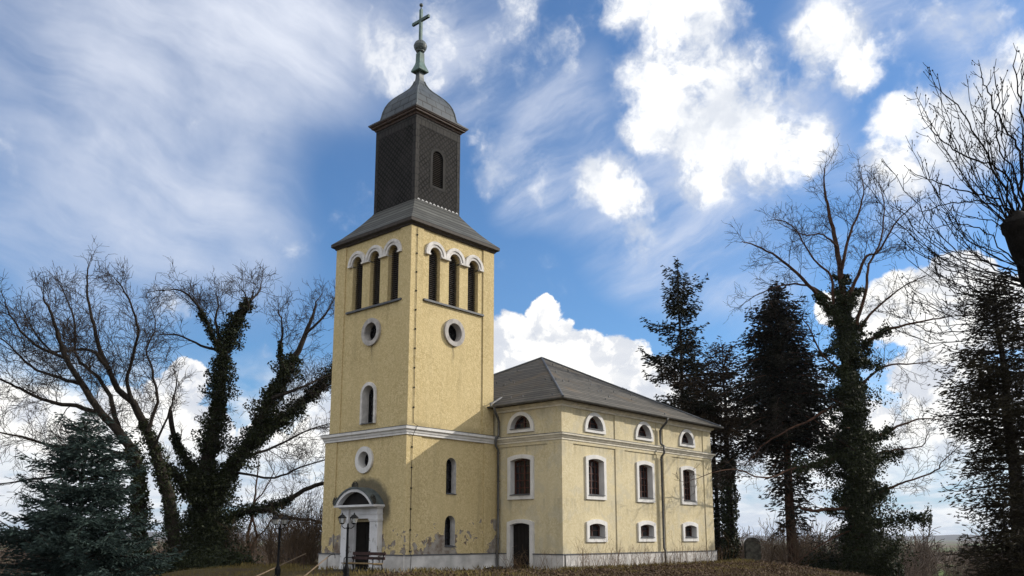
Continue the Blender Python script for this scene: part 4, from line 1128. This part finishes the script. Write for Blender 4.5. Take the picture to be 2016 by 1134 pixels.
bare_tree('bare_tree', 'wide bare tree with many leaning limbs behind the blue spruce at the left edge', [
    ([(352, 1140), (336, 1000), (318, 930), (304, 880), (285, 840), (262, 793), (234, 768), (214, 728), (192, 672), (181, 627), (172, 570), (173, 528)], 1.5, 0.36, 0.03, 1.6, 2.6, 0.42),
    ([(278, 1135), (273, 1000), (270, 910), (235, 850), (200, 815), (161, 755), (130, 705), (112, 650), (98, 610), (84, 585)], -2, 0.36, 0.03, 1.6, 2.6, 0.4),
    ([(262, 793), (250, 750), (262, 700), (272, 650), (258, 600), (240, 565), (226, 548)], -2.5, 0.12, 0.02, 2.0, 2.2, 0.2),
    ([(290, 850), (310, 790), (300, 730), (288, 690), (306, 640), (296, 600)], 3, 0.11, 0.02, 2.0, 2.0, 0.2),
    ([(200, 815), (150, 800), (95, 790), (40, 765), (0, 745), (-60, 720)], -3, 0.14, 0.03, 1.8, 2.4, 0.2),
    ([(270, 910), (190, 880), (110, 878), (40, 860), (-40, 845)], -3, 0.13, 0.03, 1.8, 2.2, 0.2),
    ([(235, 850), (215, 780), (190, 740), (150, 700), (148, 640), (132, 590), (118, 560)], 3, 0.14, 0.02, 2.0, 2.2, 0.2),
    ([(130, 705), (70, 680), (20, 620), (8, 585)], -2, 0.10, 0.02, 2.0, 2.3, 0.1),
    ([(161, 755), (120, 745), (60, 720), (20, 680), (-20, 650)], 2, 0.12, 0.02, 2.0, 2.3, 0.1),
    ([(214, 728), (180, 690), (140, 690), (100, 690), (60, 640), (40, 600)], 2.5, 0.11, 0.02, 2.0, 2.3, 0.2),
    ([(304, 880), (330, 820), (345, 770), (350, 730)], -2, 0.08, 0.015, 2.0, 1.8, 0.2),
    ([(270, 930), (180, 930), (100, 940), (20, 950), (-40, 960)], -2, 0.12, 0.02, 1.8, 2.2, 0.2),
], 44, 'bark', PB, ivy=[(0, 260, 0.10, 0.0, 0.40), (1, 420, 0.16, 0.0, 0.30)])

# ---- ivy-clad tree left of the tower
bare_tree('ivy_tree', 'bare forked tree wrapped in ivy just left of the church tower', [
    ([(400, 1140), (395, 1050), (402, 960), (410, 900), (425, 830), (435, 760), (440, 700), (455, 650), (478, 612), (494, 590)], 1.0, 0.62, 0.09, 0.9, 2.0, 0.35),
    ([(408, 1010), (450, 930), (500, 860), (530, 790), (560, 740), (588, 690), (604, 650), (618, 615), (624, 590)], 2.0, 0.45, 0.04, 1.4, 2.4, 0.35),
    ([(500, 868), (560, 820), (600, 790), (650, 740), (700, 690)], 4.0, 0.30, 0.08, 1.4, 2.4, 0.2),
    ([(440, 700), (418, 660), (405, 630), (380, 590), (350, 570), (322, 572)], -2, 0.14, 0.025, 1.9, 2.2, 0.3),
    ([(436, 690), (424, 630), (430, 600), (424, 575)], 2.5, 0.12, 0.02, 2.0, 2.2, 0.3),
    ([(490, 605), (483, 580), (472, 566)], -1, 0.08, 0.02, 2.4, 2.0, 0.1),
    ([(494, 592), (510, 575), (514, 562)], 2, 0.07, 0.02, 2.4, 1.9, 0.1),
    ([(428, 690), (395, 680), (350, 660), (310, 660)], -2, 0.10, 0.02, 1.6, 1.9, 0.3),
    ([(402, 960), (375, 920), (346, 870), (333, 812)], -1, 0.20, 0.13, 0.6, 1.2, 0.5),
    ([(562, 738), (552, 700), (556, 650), (548, 608)], -2, 0.14, 0.02, 2.0, 2.0, 0.3),
    ([(535, 785), (600, 760), (640, 742), (690, 735)], 3, 0.12, 0.03, 1.8, 2.2, 0.2),
    ([(600, 660), (640, 620), (650, 600), (660, 585)], 1, 0.09, 0.02, 2.0, 2.0, 0.2),
    ([(425, 1045), (470, 1010), (520, 1000), (560, 990), (600, 965), (645, 950), (720, 940)], 2, 0.21, 0.10, 0.9, 1.8, 0.25),
    ([(470, 1012), (520, 1003), (560, 1018), (600, 1022), (640, 1030), (680, 1040)], -1, 0.13, 0.05, 1.2, 1.8, 0.2),
    ([(480, 900), (540, 880), (600, 850), (660, 830)], 3, 0.11, 0.03, 1.8, 2.2, 0.2),
    ([(460, 930), (540, 940), (590, 920), (660, 900)], -1, 0.09, 0.03, 1.6, 2.0, 0.3),
    ([(395, 1000), (350, 940), (310, 905)], -1, 0.28, 0.2, 0.7, 1.5, 0.4),
], 49, 'bark', PB, ivy=[(0, 900, 0.30, 0.0, 0.98), (1, 900, 0.28, 0.0, 0.62), (2, 700, 0.24, 0.0, 0.9), (3, 220, 0.08, 0.0, 0.5), (8, 420, 0.14, 0.0, 0.75), (9, 200, 0.06, 0, 0.5), (12, 330, 0.11, 0.0, 0.6), (0, 1300, 0.65, 0.0, 0.30), (16, 500, 0.22, 0, 0.8), (13, 100, 0.06, 0, .5)],
    extra=[(p.x + rng.gauss(0, 0.45), p.y + rng.gauss(0, 0.45), p.z + rng.gauss(0, 0.5)) for p in [at(430, 1075, 47.5), at(415, 1110, 47), at(395, 1090, 47.5), at(440, 1030, 48), at(350, 1112, 45), at(400, 1122, 43), at(445, 1118, 44), at(330, 1132, 42), at(475, 1132, 43), at(420, 1138, 41)] for _ in range(3000)])

# ---- ivy-clad tree to the right of the nave
PR = dict(PB, wob=0.17, dens=2.1, reach=1.3, kids=(2.7, 3.6, 3.2), up=(0.10, 0.06, 0.05))
bare_tree('ivy_tree', 'tall bare tree with thick ivy on its trunk standing right of the nave', [
    ([(1690, 1145), (1688, 1050), (1690, 950), (1682, 850), (1672, 760), (1668, 680), (1662, 600), (1656, 550), (1650, 500), (1640, 450), (1628, 400), (1622, 360), (1625, 325)], 0.5, 0.50, 0.02, 0.9, 1.9, 0.55),
    ([(1657, 530), (1670, 470), (1690, 420), (1700, 370), (1692, 335)], 2, 0.11, 0.02, 1.6, 1.7, 0.2),
    ([(1664, 640), (1625, 600), (1600, 570), (1560, 530), (1520, 500), (1480, 480), (1458, 476)], -2.5, 0.17, 0.02, 1.4, 1.7, 0.4),
    ([(1640, 602), (1636, 545), (1602, 510), (1560, 445), (1525, 432)], 1, 0.10, 0.02, 1.6, 1.6, 0.3),
    ([(1648, 485), (1620, 462), (1580, 462), (1535, 440)], -2, 0.07, 0.015, 1.7, 1.5, 0.2),
    ([(1636, 590), (1590, 562), (1540, 562), (1492, 580), (1462, 600)], 2, 0.09, 0.015, 1.6, 1.5, 0.3),
    ([(1664, 600), (1690, 540), (1706, 505), (1730, 495), (1758, 445), (1780, 422), (1798, 405)], -2, 0.12, 0.02, 1.5, 1.7, 0.3),
    ([(1686, 640), (1705, 570), (1712, 520), (1735, 470), (1740, 400), (1730, 360)], 3, 0.12, 0.02, 1.5, 1.7, 0.3),
    ([(1690, 650), (1722, 610), (1770, 570), (1822, 542)], 1.5, 0.11, 0.02, 1.5, 1.7, 0.25),
    ([(1700, 682), (1740, 652), (1800, 636), (1850, 626), (1905, 620)], -2, 0.12, 0.02, 1.5, 1.6, 0.25),
    ([(1690, 762), (1740, 722), (1800, 716), (1835, 712)], 2, 0.10, 0.02, 1.5, 1.6, 0.25),
    ([(1690, 1000), (1712, 983), (1759, 958), (1784, 949), (1843, 927), (1853, 911), (1893, 874)], -2, 0.12, 0.02, 1.2, 1.5, 0.3),
    ([(1681, 866), (1737, 855), (1775, 836), (1818, 824), (1868, 830)], 2, 0.13, 0.02, 1.4, 1.6, 0.3),
    ([(1690, 900), (1743, 889), (1780, 884), (1815, 877), (1826, 850)], -1.5, 0.09, 0.02, 1.4, 1.5, 0.3),
    ([(1684, 885), (1620, 912), (1562, 922), (1525, 938), (1487, 938), (1450, 925), (1400, 932), (1352, 950)], -9.5, 0.10, 0.012, 1.1, 1.0, 0.3),
    ([(1678, 800), (1640, 800), (1590, 830), (1553, 846), (1509, 872), (1470, 912)], -3, 0.11, 0.02, 1.1, 1.5, 0.4),
    ([(1690, 1000), (1650, 1002), (1600, 1005), (1575, 1000)], -2.5, 0.12, 0.09, 0.6, 1.2, 0.5),
    ([(1690, 1040), (1640, 1060), (1590, 1090), (1550, 1120)], -3, 0.07, 0.02, 1.2, 1.4, 0.4),
    ([(1672, 740), (1620, 700), (1590, 640), (1570, 620)], -1, 0.09, 0.015, 1.3, 1.5, 0.4),
], 52, 'red_bark', PR, ivy=[(0, 1300, 0.24, 0.0, 0.54), (0, 1000, 0.75, 0.0, 0.34), (2, 500, 0.16, 0.0, 0.30), (9, 350, 0.14, 0.0, 0.35), (12, 400, 0.20, 0.0, 0.42), (8, 200, 0.1, 0, 0.2), (11, 300, 0.15, 0, 0.3), (14, 300, 0.2, 0, 0.3)], short=70)

# ---- small double-stemmed tree behind the left lamp post
PS = dict(PB, kids=(1.8, 2.6, 2.6), max=2, ratio=0.5)
bare_tree('bare_tree', 'slender bare tree with a forked pale trunk behind the left lamp post', [
    ([(492, 1128), (493, 1085), (487, 1060), (490, 1040), (498, 1010), (504, 960), (508, 920)], 1, 0.17, 0.04, 1.6, 2.2, 0.3),
    ([(495, 1080), (505, 1055), (500, 1030), (496, 1000), (520, 965), (540, 930)], -1, 0.12, 0.03, 1.6, 2.0, 0.3),
    ([(500, 1060), (520, 1045), (535, 1020), (560, 990)], -1, 0.07, 0.02, 1.6, 2.0, 0.3),
], 58, 'red_bark', PS)

# ---- the pollarded ash in the right foreground
PA = dict(seg=0.22, wob=0.025, up=(0.34, 0.34, 0.25), tip=0.0042, kids=(5.5, 3.5), ang=44, ratio=0.42, min=0.14, slim=0.013, max=1, ends=[])
ash_limbs = [
    ([(2160, 1220), (2140, 1000), (2105, 800), (2096, 680), (2074, 610), (2046, 540), (2026, 490), (2004, 436)], 0.0, 0.36, 0.27, 0.0, 0.6, 0.95),
    ([(2002, 440), (1992, 413), (1955, 402), (1911, 395), (1863, 406), (1814, 417)], -0.4, 0.035, 0.007, 3.4, 0.55, 0.2),
    ([(1998, 430), (1978, 375), (1948, 320), (1915, 258), (1881, 210), (1846, 172)], -0.6, 0.045, 0.007, 3.4, 0.60, 0.2),
    ([(2016, 440), (2014, 370), (2005, 300), (1981, 254), (1950, 200), (1940, 165), (1928, 140)], 0.4, 0.055, 0.008, 3.2, 0.6, 0.2),
    ([(1998, 440), (1970, 395), (1937, 384), (1874, 369), (1825, 352), (1805, 345)], 0.5, 0.035, 0.007, 3.2, 0.55, 0.2),
    ([(2006, 420), (1978, 339), (1918, 317), (1870, 287), (1840, 262), (1830, 247)], 0.6, 0.04, 0.007, 3.4, 0.55, 0.2),
    ([(2022, 440), (2024, 330), (2016, 250), (2006, 180), (1997, 118)], -0.3, 0.055, 0.008, 3.2, 0.6, 0.2),
    ([(2020, 440), (2040, 350), (2035, 250), (2050, 180)], 0.5, 0.06, 0.01, 3.0, 0.6, 0.2),
    ([(2012, 420), (1996, 340), (1972, 300), (1960, 240), (1966, 190), (1960, 150)], -0.5, 0.035, 0.007, 3.4, 0.5, 0.2),
    ([(2020, 540), (1985, 500), (1940, 460), (1890, 440), (1850, 445)], -0.4, 0.03, 0.006, 4.2, 0.5, 0.2),
    ([(2025, 560), (1985, 540), (1930, 510), (1890, 500), (1850, 480), (1832, 455)], 0.3, 0.03, 0.006, 4.2, 0.5, 0.2),
    ([(2030, 590), (1980, 575), (1920, 570), (1865, 555), (1842, 530)], -0.5, 0.03, 0.006, 4.2, 0.5, 0.2),
    ([(2035, 620), (1990, 610), (1930, 600), (1880, 602), (1845, 585)], 0.4, 0.025, 0.006, 3.8, 0.5, 0.2),
    ([(2030, 560), (1995, 470), (1960, 440), (1920, 430), (1880, 425)], 0.6, 0.03, 0.006, 4.2, 0.5, 0.2),
    ([(2050, 690), (1990, 660), (1930, 650), (1870, 660)], 0.4, 0.022, 0.005, 3.0, 0.45, 0.2),
    ([(2085, 960), (2030, 930), (1960, 920), (1910, 935), (1880, 960)], -0.4, 0.022, 0.005, 2.6, 0.5, 0.3),
    ([(2085, 1000), (2030, 990), (1970, 1010), (1930, 1050)], 0.4, 0.02, 0.005, 2.6, 0.5, 0.3),
]
for k in range(46):
    a = R(84 + 100 * (k + rng.uniform(-.3, .3)) / 45); rr = rng.uniform(180, 370) * (0.72 if k > 32 else 1)
    x0_, y0_ = rng.uniform(1990, 2030), 440 + k * 4.0 * (1 if k > 20 else 0.3); bend = rng.uniform(0.10, 0.22) * rr
    tip = (x0_ + math.cos(a) * rr, y0_ - math.sin(a) * rr * 0.95); mid = ((x0_ * .55 + tip[0] * .45), (y0_ * .55 + tip[1] * .45) + bend * 0.8)
    ash_limbs.append(([(x0_, y0_), mid, ((mid[0] + tip[0]) / 2 - 4, (mid[1] + tip[1]) / 2 + bend * 0.25), tip], rng.uniform(-1.2, 1.2), rng.uniform(0.014, 0.026), 0.005, rng.uniform(3.0, 4.6), 0.42, 0.18))
ash_limbs = [(a, b, r0 * (0.50 if i else 1), r1, d, c_, st) for i, (a, b, r0, r1, d, c_, st) in enumerate(ash_limbs)]
ash, apaths = bare_tree('pollarded_ash', 'pollarded bare ash with cut dark trunk and thin upright shoots at the right edge', ash_limbs, 14, 'ash_bark', PA, twig='ash_bark')
bpts, bdir = [], []
for p, d in PA['ends']:
    bpts.append(tuple(p)); bdir.append(tuple(d))
    if rng.random() < 0.22:
        for q in range(rng.randint(1, 4)): bpts.append((p.x + rng.gauss(0, .02), p.y + rng.gauss(0, .02), p.z - 0.03 - rng.random() * 0.07)); bdir.append((0, 0.1, -1))
leaf_quads('bud', bpts, nrng.uniform(0.022, 0.05, len(bpts)), MAT['ash_bark'], ash, 0.55, bdir)['kind'] = 'stuff'


# ------------------------------------------------------------------ conifers
def conifer(label, name, loc, H, half, mat, bark, trunk_r, droop, whorl, nb, sp_len, sp_w, gap=0.11, z0=0.06, rough=0.25, group=None, lean=0.0, up_tip=0.3, sub=2.0, category='tree', bare=0.1, thick=0.10, low=1.0, n_leaf=2):
    """half(t): crown half-width at height fraction t"""
    t = thing(name, label, category, loc, group)
    T = Tubes(); Cc, Dd, Ss = [], [], []
    base = Vector(loc); n = 12
    tp = [base + Vector((lean * (k / n) ** 1.5 + 0.04 * math.sin(k * 1.7), 0.04 * math.cos(k * 2.1), H * k / n - (0.5 if k == 0 else 0))) for k in range(n + 1)]
    T.add(tp, [trunk_r * (1 - 0.94 * k / n) for k in range(n + 1)], 9)
    S = Tubes()
    z = z0 * H
    while z < H * 0.995:
        f = z / H; i = min(int(f * n), n - 1); c = tp[i].lerp(tp[i + 1], f * n - i); c.z = base.z + z
        k = (nb if f > 0.45 else max(1, int(round(nb * low)))) if f < 0.9 else max(3, nb - 2); a0 = rng.random() * 6.28
        for q in range(k):
            L = half(f) * min(1 + rough, max(0.25, rng.gauss(1 - rough * 0.5, rough)))
            if rng.random() < 0.12: L *= 1.25
            if L < 0.12: L = 0.12
            a = a0 + 6.283 * (q + rng.uniform(-.3, .3)) / k
            d = Vector((math.cos(a), math.sin(a), 0)); rise = (0.55 if f > 0.85 else 0.25) + rng.gauss(0, 0.1)
            m = 5; pts = []
            for s in range(m + 1):
                u = s / m; pts.append(c + d * (L * u) + Vector((0, 0, L * (rise * u - droop * u * u * (1.2 - f) * 1.6 + up_tip * max(0, u - 0.6) ** 2))))
            r = 0.012 + 0.014 * L
            S.add(pts, [r * (1 - 0.85 * s / m) for s in range(m + 1)], 4)
            side = Vector((-d.y, d.x, 0)); nn = max(2, int(L * (1 - bare) / gap))
            for w in range(nn):
                u = bare + (1 - bare) * (w + rng.random()) / nn; s = min(int(u * m), m - 1); p = pts[s].lerp(pts[s + 1], u * m - s)
                sl = min(0.16 + L * (1 - u) * 0.42, sub) * rng.uniform(0.6, 1.2)
                for sg in (-1, 1):
                    bd_ = (d * 0.75 + side * sg * rng.uniform(0.5, 1.1) + Vector((0, 0, rng.gauss(-0.08 - droop * 0.25, 0.16)))).normalized()
                    cnt = max(1, int(sl / (sp_len * 0.55)))
                    for v in range(cnt):
                        pp = p + bd_ * (sl * (v + 0.4) / cnt) + Vector((rng.gauss(0, thick * .5), rng.gauss(0, thick * .5), rng.gauss(-thick * 0.6, thick) - droop * 0.25 * (sl * (v + 0.4) / cnt) ** 2))
                        for _ in range(n_leaf):
                            e = bd_ + Vector((rng.gauss(0, .35), rng.gauss(0, .35), rng.gauss(0, .3))); Cc.append(tuple(pp)); Dd.append(tuple(e)); Ss.append(sp_len * rng.uniform(0.6, 1.3))
        z += whorl * rng.uniform(0.7, 1.3) * (1.0 if f < 0.8 else 0.7)
    T.build('trunk', MAT[bark], t)
    S.build('branch', MAT[bark], t)
    lf_ = leaf_quads('foliage', Cc, Ss, MAT[mat], t, sp_w / sp_len, Dd)
    return t


def foot(u, v, depth):
    p = at(u, v, depth); p.z = tz(p.x, p.y) - 0.1; return p


def prof_of(knots):
    xs = [k[0] for k in knots]; ys = [k[1] for k in knots]
    return lambda f: float(np.interp(f, xs, ys))


def conifer_px(label, name, u, vtop, depth, knots_px, **kw):
    """knots_px: (v, half width) read as distances at the tree's own depth"""
    p = foot(u, 1120, depth); H = at(u, vtop, depth).z - p.z; q = at(u, vtop, depth); p.x, p.y = q.x * 0.5 + p.x * 0.5, q.y * 0.5 + p.y * 0.5
    kn = sorted(((at(u, v, depth).z - p.z) / H, w * depth / FPX) for v, w in knots_px)
    return conifer(label, name, p, H, prof_of(kn), **kw)


conifer_px('tall spruce with ragged tiered branches right behind the nave roof', 'spruce_tree', 1346, 488, 60,
           [(488, 4), (520, 22), (580, 40), (640, 54), (700, 72), (780, 82), (860, 90), (1000, 74), (1120, 56)],
           mat='spruce', bark='bark', trunk_r=0.30, droop=0.30, whorl=0.55, nb=5, sp_len=0.30, sp_w=0.085, gap=0.11, z0=0.10, rough=0.62, up_tip=1.6, thick=0.15, lean=-0.1, n_leaf=3)
conifer_px('dense dark pointed spruce between two ivy covered trees', 'spruce_tree', 1545, 540, 54,
           [(540, 5), (575, 28), (640, 58), (700, 76), (770, 92), (830, 92), (900, 66), (970, 50), (1010, 36)],
           mat='dark_spruce', bark='red_bark', trunk_r=0.36, droop=0.55, whorl=0.34, nb=8, sp_len=0.32, sp_w=0.09, gap=0.13, z0=0.16, rough=0.34, thick=0.22, low=0.32, n_leaf=3)
conifer_px('thin brownish conifer with ivy on its trunk near the nave corner', 'larch_tree', 1432, 668, 56,
           [(668, 14), (720, 56), (780, 88), (860, 84), (920, 50), (950, 26)],
           mat='brown_needles', bark='bark', trunk_r=0.33, droop=0.1, whorl=0.50, nb=6, sp_len=0.26, sp_w=0.07, gap=0.13, z0=0.38, rough=0.6, sub=1.1, thick=0.2, n_leaf=2)
conifer_px('dark narrow conifer close against the far nave corner', 'larch_tree', 1408, 730, 60,
           [(730, 8), (800, 34), (880, 42), (950, 34), (1000, 22)],
           mat='brown_needles', bark='bark', trunk_r=0.22, droop=0.3, whorl=0.6, nb=5, sp_len=0.30, sp_w=0.08, gap=0.2, z0=0.2, rough=0.4, sub=0.9)
conifer_px('big brownish thuja with hanging sprays filling the right edge', 'thuja_tree', 1985, 525, 27,
           [(525, 18), (580, 62), (680, 92), (760, 108), (840, 118), (900, 104), (1000, 88), (1060, 100), (1120, 112)],
           mat='thuja', bark='bark', trunk_r=0.30, droop=0.30, whorl=0.27, nb=8, sp_len=0.16, sp_w=0.036, gap=0.10, z0=0.02, rough=0.42, up_tip=1.2, thick=0.17, n_leaf=3)
conifer_px('blue spruce with frosty needles in the left foreground', 'blue_spruce', 160, 806, 28,
           [(806, 3), (850, 44), (900, 80), (950, 104), (1000, 128), (1050, 152), (1100, 172), (1140, 180)],
           mat='blue_spruce', bark='bark', trunk_r=0.16, droop=0.16, whorl=0.25, nb=8, sp_len=0.17, sp_w=0.045, gap=0.08, z0=0.02, rough=0.36, up_tip=1.0, thick=0.05)

# ivy on the two trunks by the nave corner
for nm, u, dep in (('larch_tree', 1432, 56), ('larch_tree.001', 1408, 60)):
    o = bpy.data.objects[nm]; p = o.location
    pp = [Vector((p.x, p.y, p.z + k * 0.7)) for k in range(12)]; pts = ivy_points(pp, [0.33] * 12, 260, 0.12)
    leaf_quads('ivy', pts, nrng.uniform(0.12, 0.2, len(pts)), MAT['ivy'], o, 0.85)


# ------------------------------------------------------------------ bare shrubs and far woods
def shrub_mesh(h, stems, seed, P):
    rng.seed(seed); T = Tubes()
    for k in range(stems):
        a = rng.random() * 6.28; d = Vector((math.cos(a) * 0.35, math.sin(a) * 0.35, 1)).normalized()
        grow(T, Vector((math.cos(a) * 0.25 * rng.random(), math.sin(a) * 0.25 * rng.random(), -0.2)), d, h * rng.uniform(0.7, 1.1), 0.022, 0, P)
    return T


PSH = dict(seg=0.4, wob=0.12, up=(0.12, 0.1, 0.08), tip=0.007, kids=(2.6, 3.0), ang=32, ratio=0.5, min=0.3, slim=0.012, max=2)
kinds = []
for i, (h, stems, mt) in enumerate(((3.6, 12, 'scrub'), (2.6, 16, 'scrub'), (4.8, 9, 'twig'))):
    o = shrub_mesh(h, stems, 40 + i, PSH).build('bare_shrub', MAT[mt]); kinds.append(o)
spots = [(455, 1125, 52, 1), (520, 1122, 55, 0), (575, 1118, 50, 2), (600, 1120, 48, 1), (625, 1115, 52, 0), (560, 1124, 60, 2), (645, 1118, 60, 2), (610, 1128, 44, 1), (585, 1135, 42, 1),
         (470, 1135, 46, 1), (20, 1110, 55, 0), (70, 1110, 60, 2), (-20, 1100, 52, 2), (1530, 1118, 56, 1), (1590, 1122, 60, 0), (1640, 1120, 64, 1), (1470, 1122, 60, 1), (1560, 1130, 50, 1), (540, 1130, 45, 1), (1505, 1125, 52, 1)]
places = ['left of the lamp post', 'behind the left lamp post', 'left of the tower corner', 'at the left picture edge', 'right of the gravestone']
used = set()
for i, (u, v, dep, k) in enumerate(spots):
    src = kinds[k]
    if k in used: o = src.copy(); COL.objects.link(o)
    else: o = src; used.add(k)
    p = at(u, v, dep); o.location = (p.x, p.y, tz(p.x, p.y)); o.rotation_euler = (0, 0, i * 1.7); s = 0.85 + 0.4 * ((i * 37) % 10) / 10; o.scale = (s, s, s)
    side = 'left of the church tower' if u < 660 and u > 200 else ('behind the blue spruce' if u < 200 else 'between the ivy covered trees and the gravestone')
    lab = 'leafless brown shrub of thin upright stems ' + side
    tag(o, lab, 'shrub', 'bare shrubs ' + side)

PF = dict(seg=1.2, wob=0.14, up=(0.16, 0.12, 0.1), tip=0.035, kids=(1.7, 1.7), ang=40, ratio=0.52, min=1.0, slim=0.016, max=2)
T = Tubes(); rng.seed(91)
for k in range(520):
    u = rng.uniform(-100, 2150); dep = rng.uniform(95, 420) ** 1.0
    if 640 < u < 1400 and rng.random() < 0.8: continue
    p = at(u, 1110, dep); p.z = tz(p.x, p.y) - 0.3
    h = rng.uniform(3.5, 7.5) * (1.25 if dep < 180 else 1.0)
    grow(T, p, Vector((rng.gauss(0, .08), rng.gauss(0, .08), 1)).normalized(), h, 0.13, 0, PF)
    for q in range(3):
        grow(T, p + Vector((rng.gauss(0, 2), rng.gauss(0, 2), 0)), Vector((rng.gauss(0, .2), rng.gauss(0, .2), 1)).normalized(), h * 0.55, 0.05, 0, PF)
for k in range(200):
    u = rng.uniform(1380, 2120) if k % 4 else rng.uniform(-100, 640); p = at(u, 1110, rng.uniform(75, 170)); p.z = tz(p.x, p.y) - 0.3; h = rng.uniform(3.4, 6.6)
    for q in range(4): grow(T, p + Vector((rng.gauss(0, .8), rng.gauss(0, .8), 0)), Vector((rng.gauss(0, .22), rng.gauss(0, .22), 1)).normalized(), h * rng.uniform(.6, 1), 0.06, 0, dict(PF, tip=0.022, kids=(2.2, 2.0), min=0.6))
o = T.build('far_wood', MAT['wood_far']); tag(o, 'brown leafless wood on the slopes below the churchyard', 'wood', kind='stuff')

# ------------------------------------------------------------------ grass, fallen leaves, dry stems
rng.seed(5)
C, D, S = [], [], []
for k in range(85000):
    if rng.random() < 0.55: x, y = 3.95 + abs(rng.gauss(0, 4.2)), rng.uniform(3.5, 34)
    else: x, y = rng.uniform(-12, 9), rng.uniform(-9, 5.6)
    if (-5.75 < x < 0.12 and y > -0.1) or (x < 3.95 and y > 5.5): continue
    near = max(0, x - 3.9) if y > 5 else min(abs(x) if x > 0 else 9, abs(y) if y < 0 else 9)
    tuft = math.sin(x * 1.3 + 2 * math.sin(y * 0.9)) * math.sin(y * 1.1 + 1 + math.sin(x * 0.7))
    if tuft < rng.uniform(-0.8, 0.6) and abs(x - 4) > 0.7: continue
    h = rng.uniform(0.05, 0.13) * (1.3 if tuft > 0.3 else 1) + (0.16 if rng.random() < 0.35 and near < 1.3 else 0)
    C.append((x, y, tz(x, y) + h * 0.42)); D.append((rng.gauss(0, .35), rng.gauss(0, .35), 1)); S.append(h)
gr = leaf_quads('dry_grass', C, S, MAT['dry_grass'], None, 0.13, D); tag(gr, 'yellow dry grass round the foot of the church', 'grass', kind='stuff')
C = []
for k in range(70000):
    x, y = rng.uniform(1.5, 17), rng.uniform(-6, 24)
    if x < 5.3 + rng.gauss(0, .4) and y > 4.3: continue
    if y < 4 and rng.random() < 0.55: continue
    if math.sin(x * 1.3 + 2 * math.sin(y * 0.9)) * math.sin(y * 1.1 + 1 + math.sin(x * 0.7)) > rng.uniform(0.0, 1.2): continue
    C.append((x, y, tz(x, y) + abs(rng.gauss(0, 0.07)) + 0.02))
lt = leaf_quads('fallen_leaves', C, nrng.uniform(0.05, 0.13, len(C)), MAT['litter'], None, 0.7); tag(lt, 'brown fallen leaves along the bottom edge before the nave', 'leaves', kind='stuff')
T = Tubes(); PW = dict(seg=0.18, wob=0.10, up=(0.15, 0.1), tip=0.0035, kids=(2.2,), ang=35, ratio=0.42, min=0.15, slim=0.012, max=1)
for k in range(300):
    y = rng.uniform(5.0, 18.8); x = 4.0 + abs(rng.gauss(0, 0.55)) + 0.08
    if y < 5.6: x = rng.uniform(2.6, 4.6); y = rng.uniform(4.6, 5.3)
    h = rng.uniform(0.4, 1.15) * (1.6 if rng.random() < 0.14 else 1)
    grow(T, Vector((x, y, tz(x, y) - 0.05)), Vector((rng.gauss(0, .2), rng.gauss(0, .2), 1)).normalized(), h, 0.008, 0, PW)
wd_ = T.build('dry_stems', MAT['weed']); tag(wd_, 'thin dry stems standing before the white plinth of the nave', 'weeds', kind='stuff')
T = Tubes(); 
for k in range(34):
    u = WC + rng.uniform(-0.5, 0.5)
    grow(T, NW.p(u, 0.02, rng.uniform(0.0, 0.5)), Vector((rng.gauss(0, .6), -0.2, 1)).normalized(), rng.uniform(0.5, 1.1), 0.011, 0, dict(PW, up=(-0.25, -0.2), wob=0.2))
br2 = T.build('bramble', MAT['weed']); tag(br2, 'dry bramble tangle in the nave side doorway', 'bramble')
sl = MB(); sl.obox((0.75, 4.55, tz(0.75, 4.55) + 0.05), Vector((0.42, -0.12, 0.06)), Vector((0.08, 0.26, 0.0)), Vector((-0.01, 0, 0.05)))
sl = sl.build('stone_slab', MAT['stone']); tag(sl, 'grey stone slab lying in the grass at the tower and nave corner', 'slab')

# ------------------------------------------------------------------ the air
hz = MB(); hz.box((-8000, -8000, -24), (8000, 8000, 34)); hz = hz.build('haze', None)
m = bpy.data.materials.new('haze_air'); m.use_nodes = True; m.node_tree.nodes.clear(); nt = NT(m.node_tree)
pv = nt.n('ShaderNodeVolumePrincipled'); pv.inputs['Color'].default_value = (0.78, 0.85, 1.0, 1); pv.inputs['Density'].default_value = 0.00007; pv.inputs['Anisotropy'].default_value = 0.2
mo = nt.n('ShaderNodeOutputMaterial'); nt.link(pv.outputs[0], mo.inputs['Volume']); hz.data.materials.clear(); hz.data.materials.append(m)
tag(hz, 'thin bluish air over the far fields', 'haze', kind='stuff')
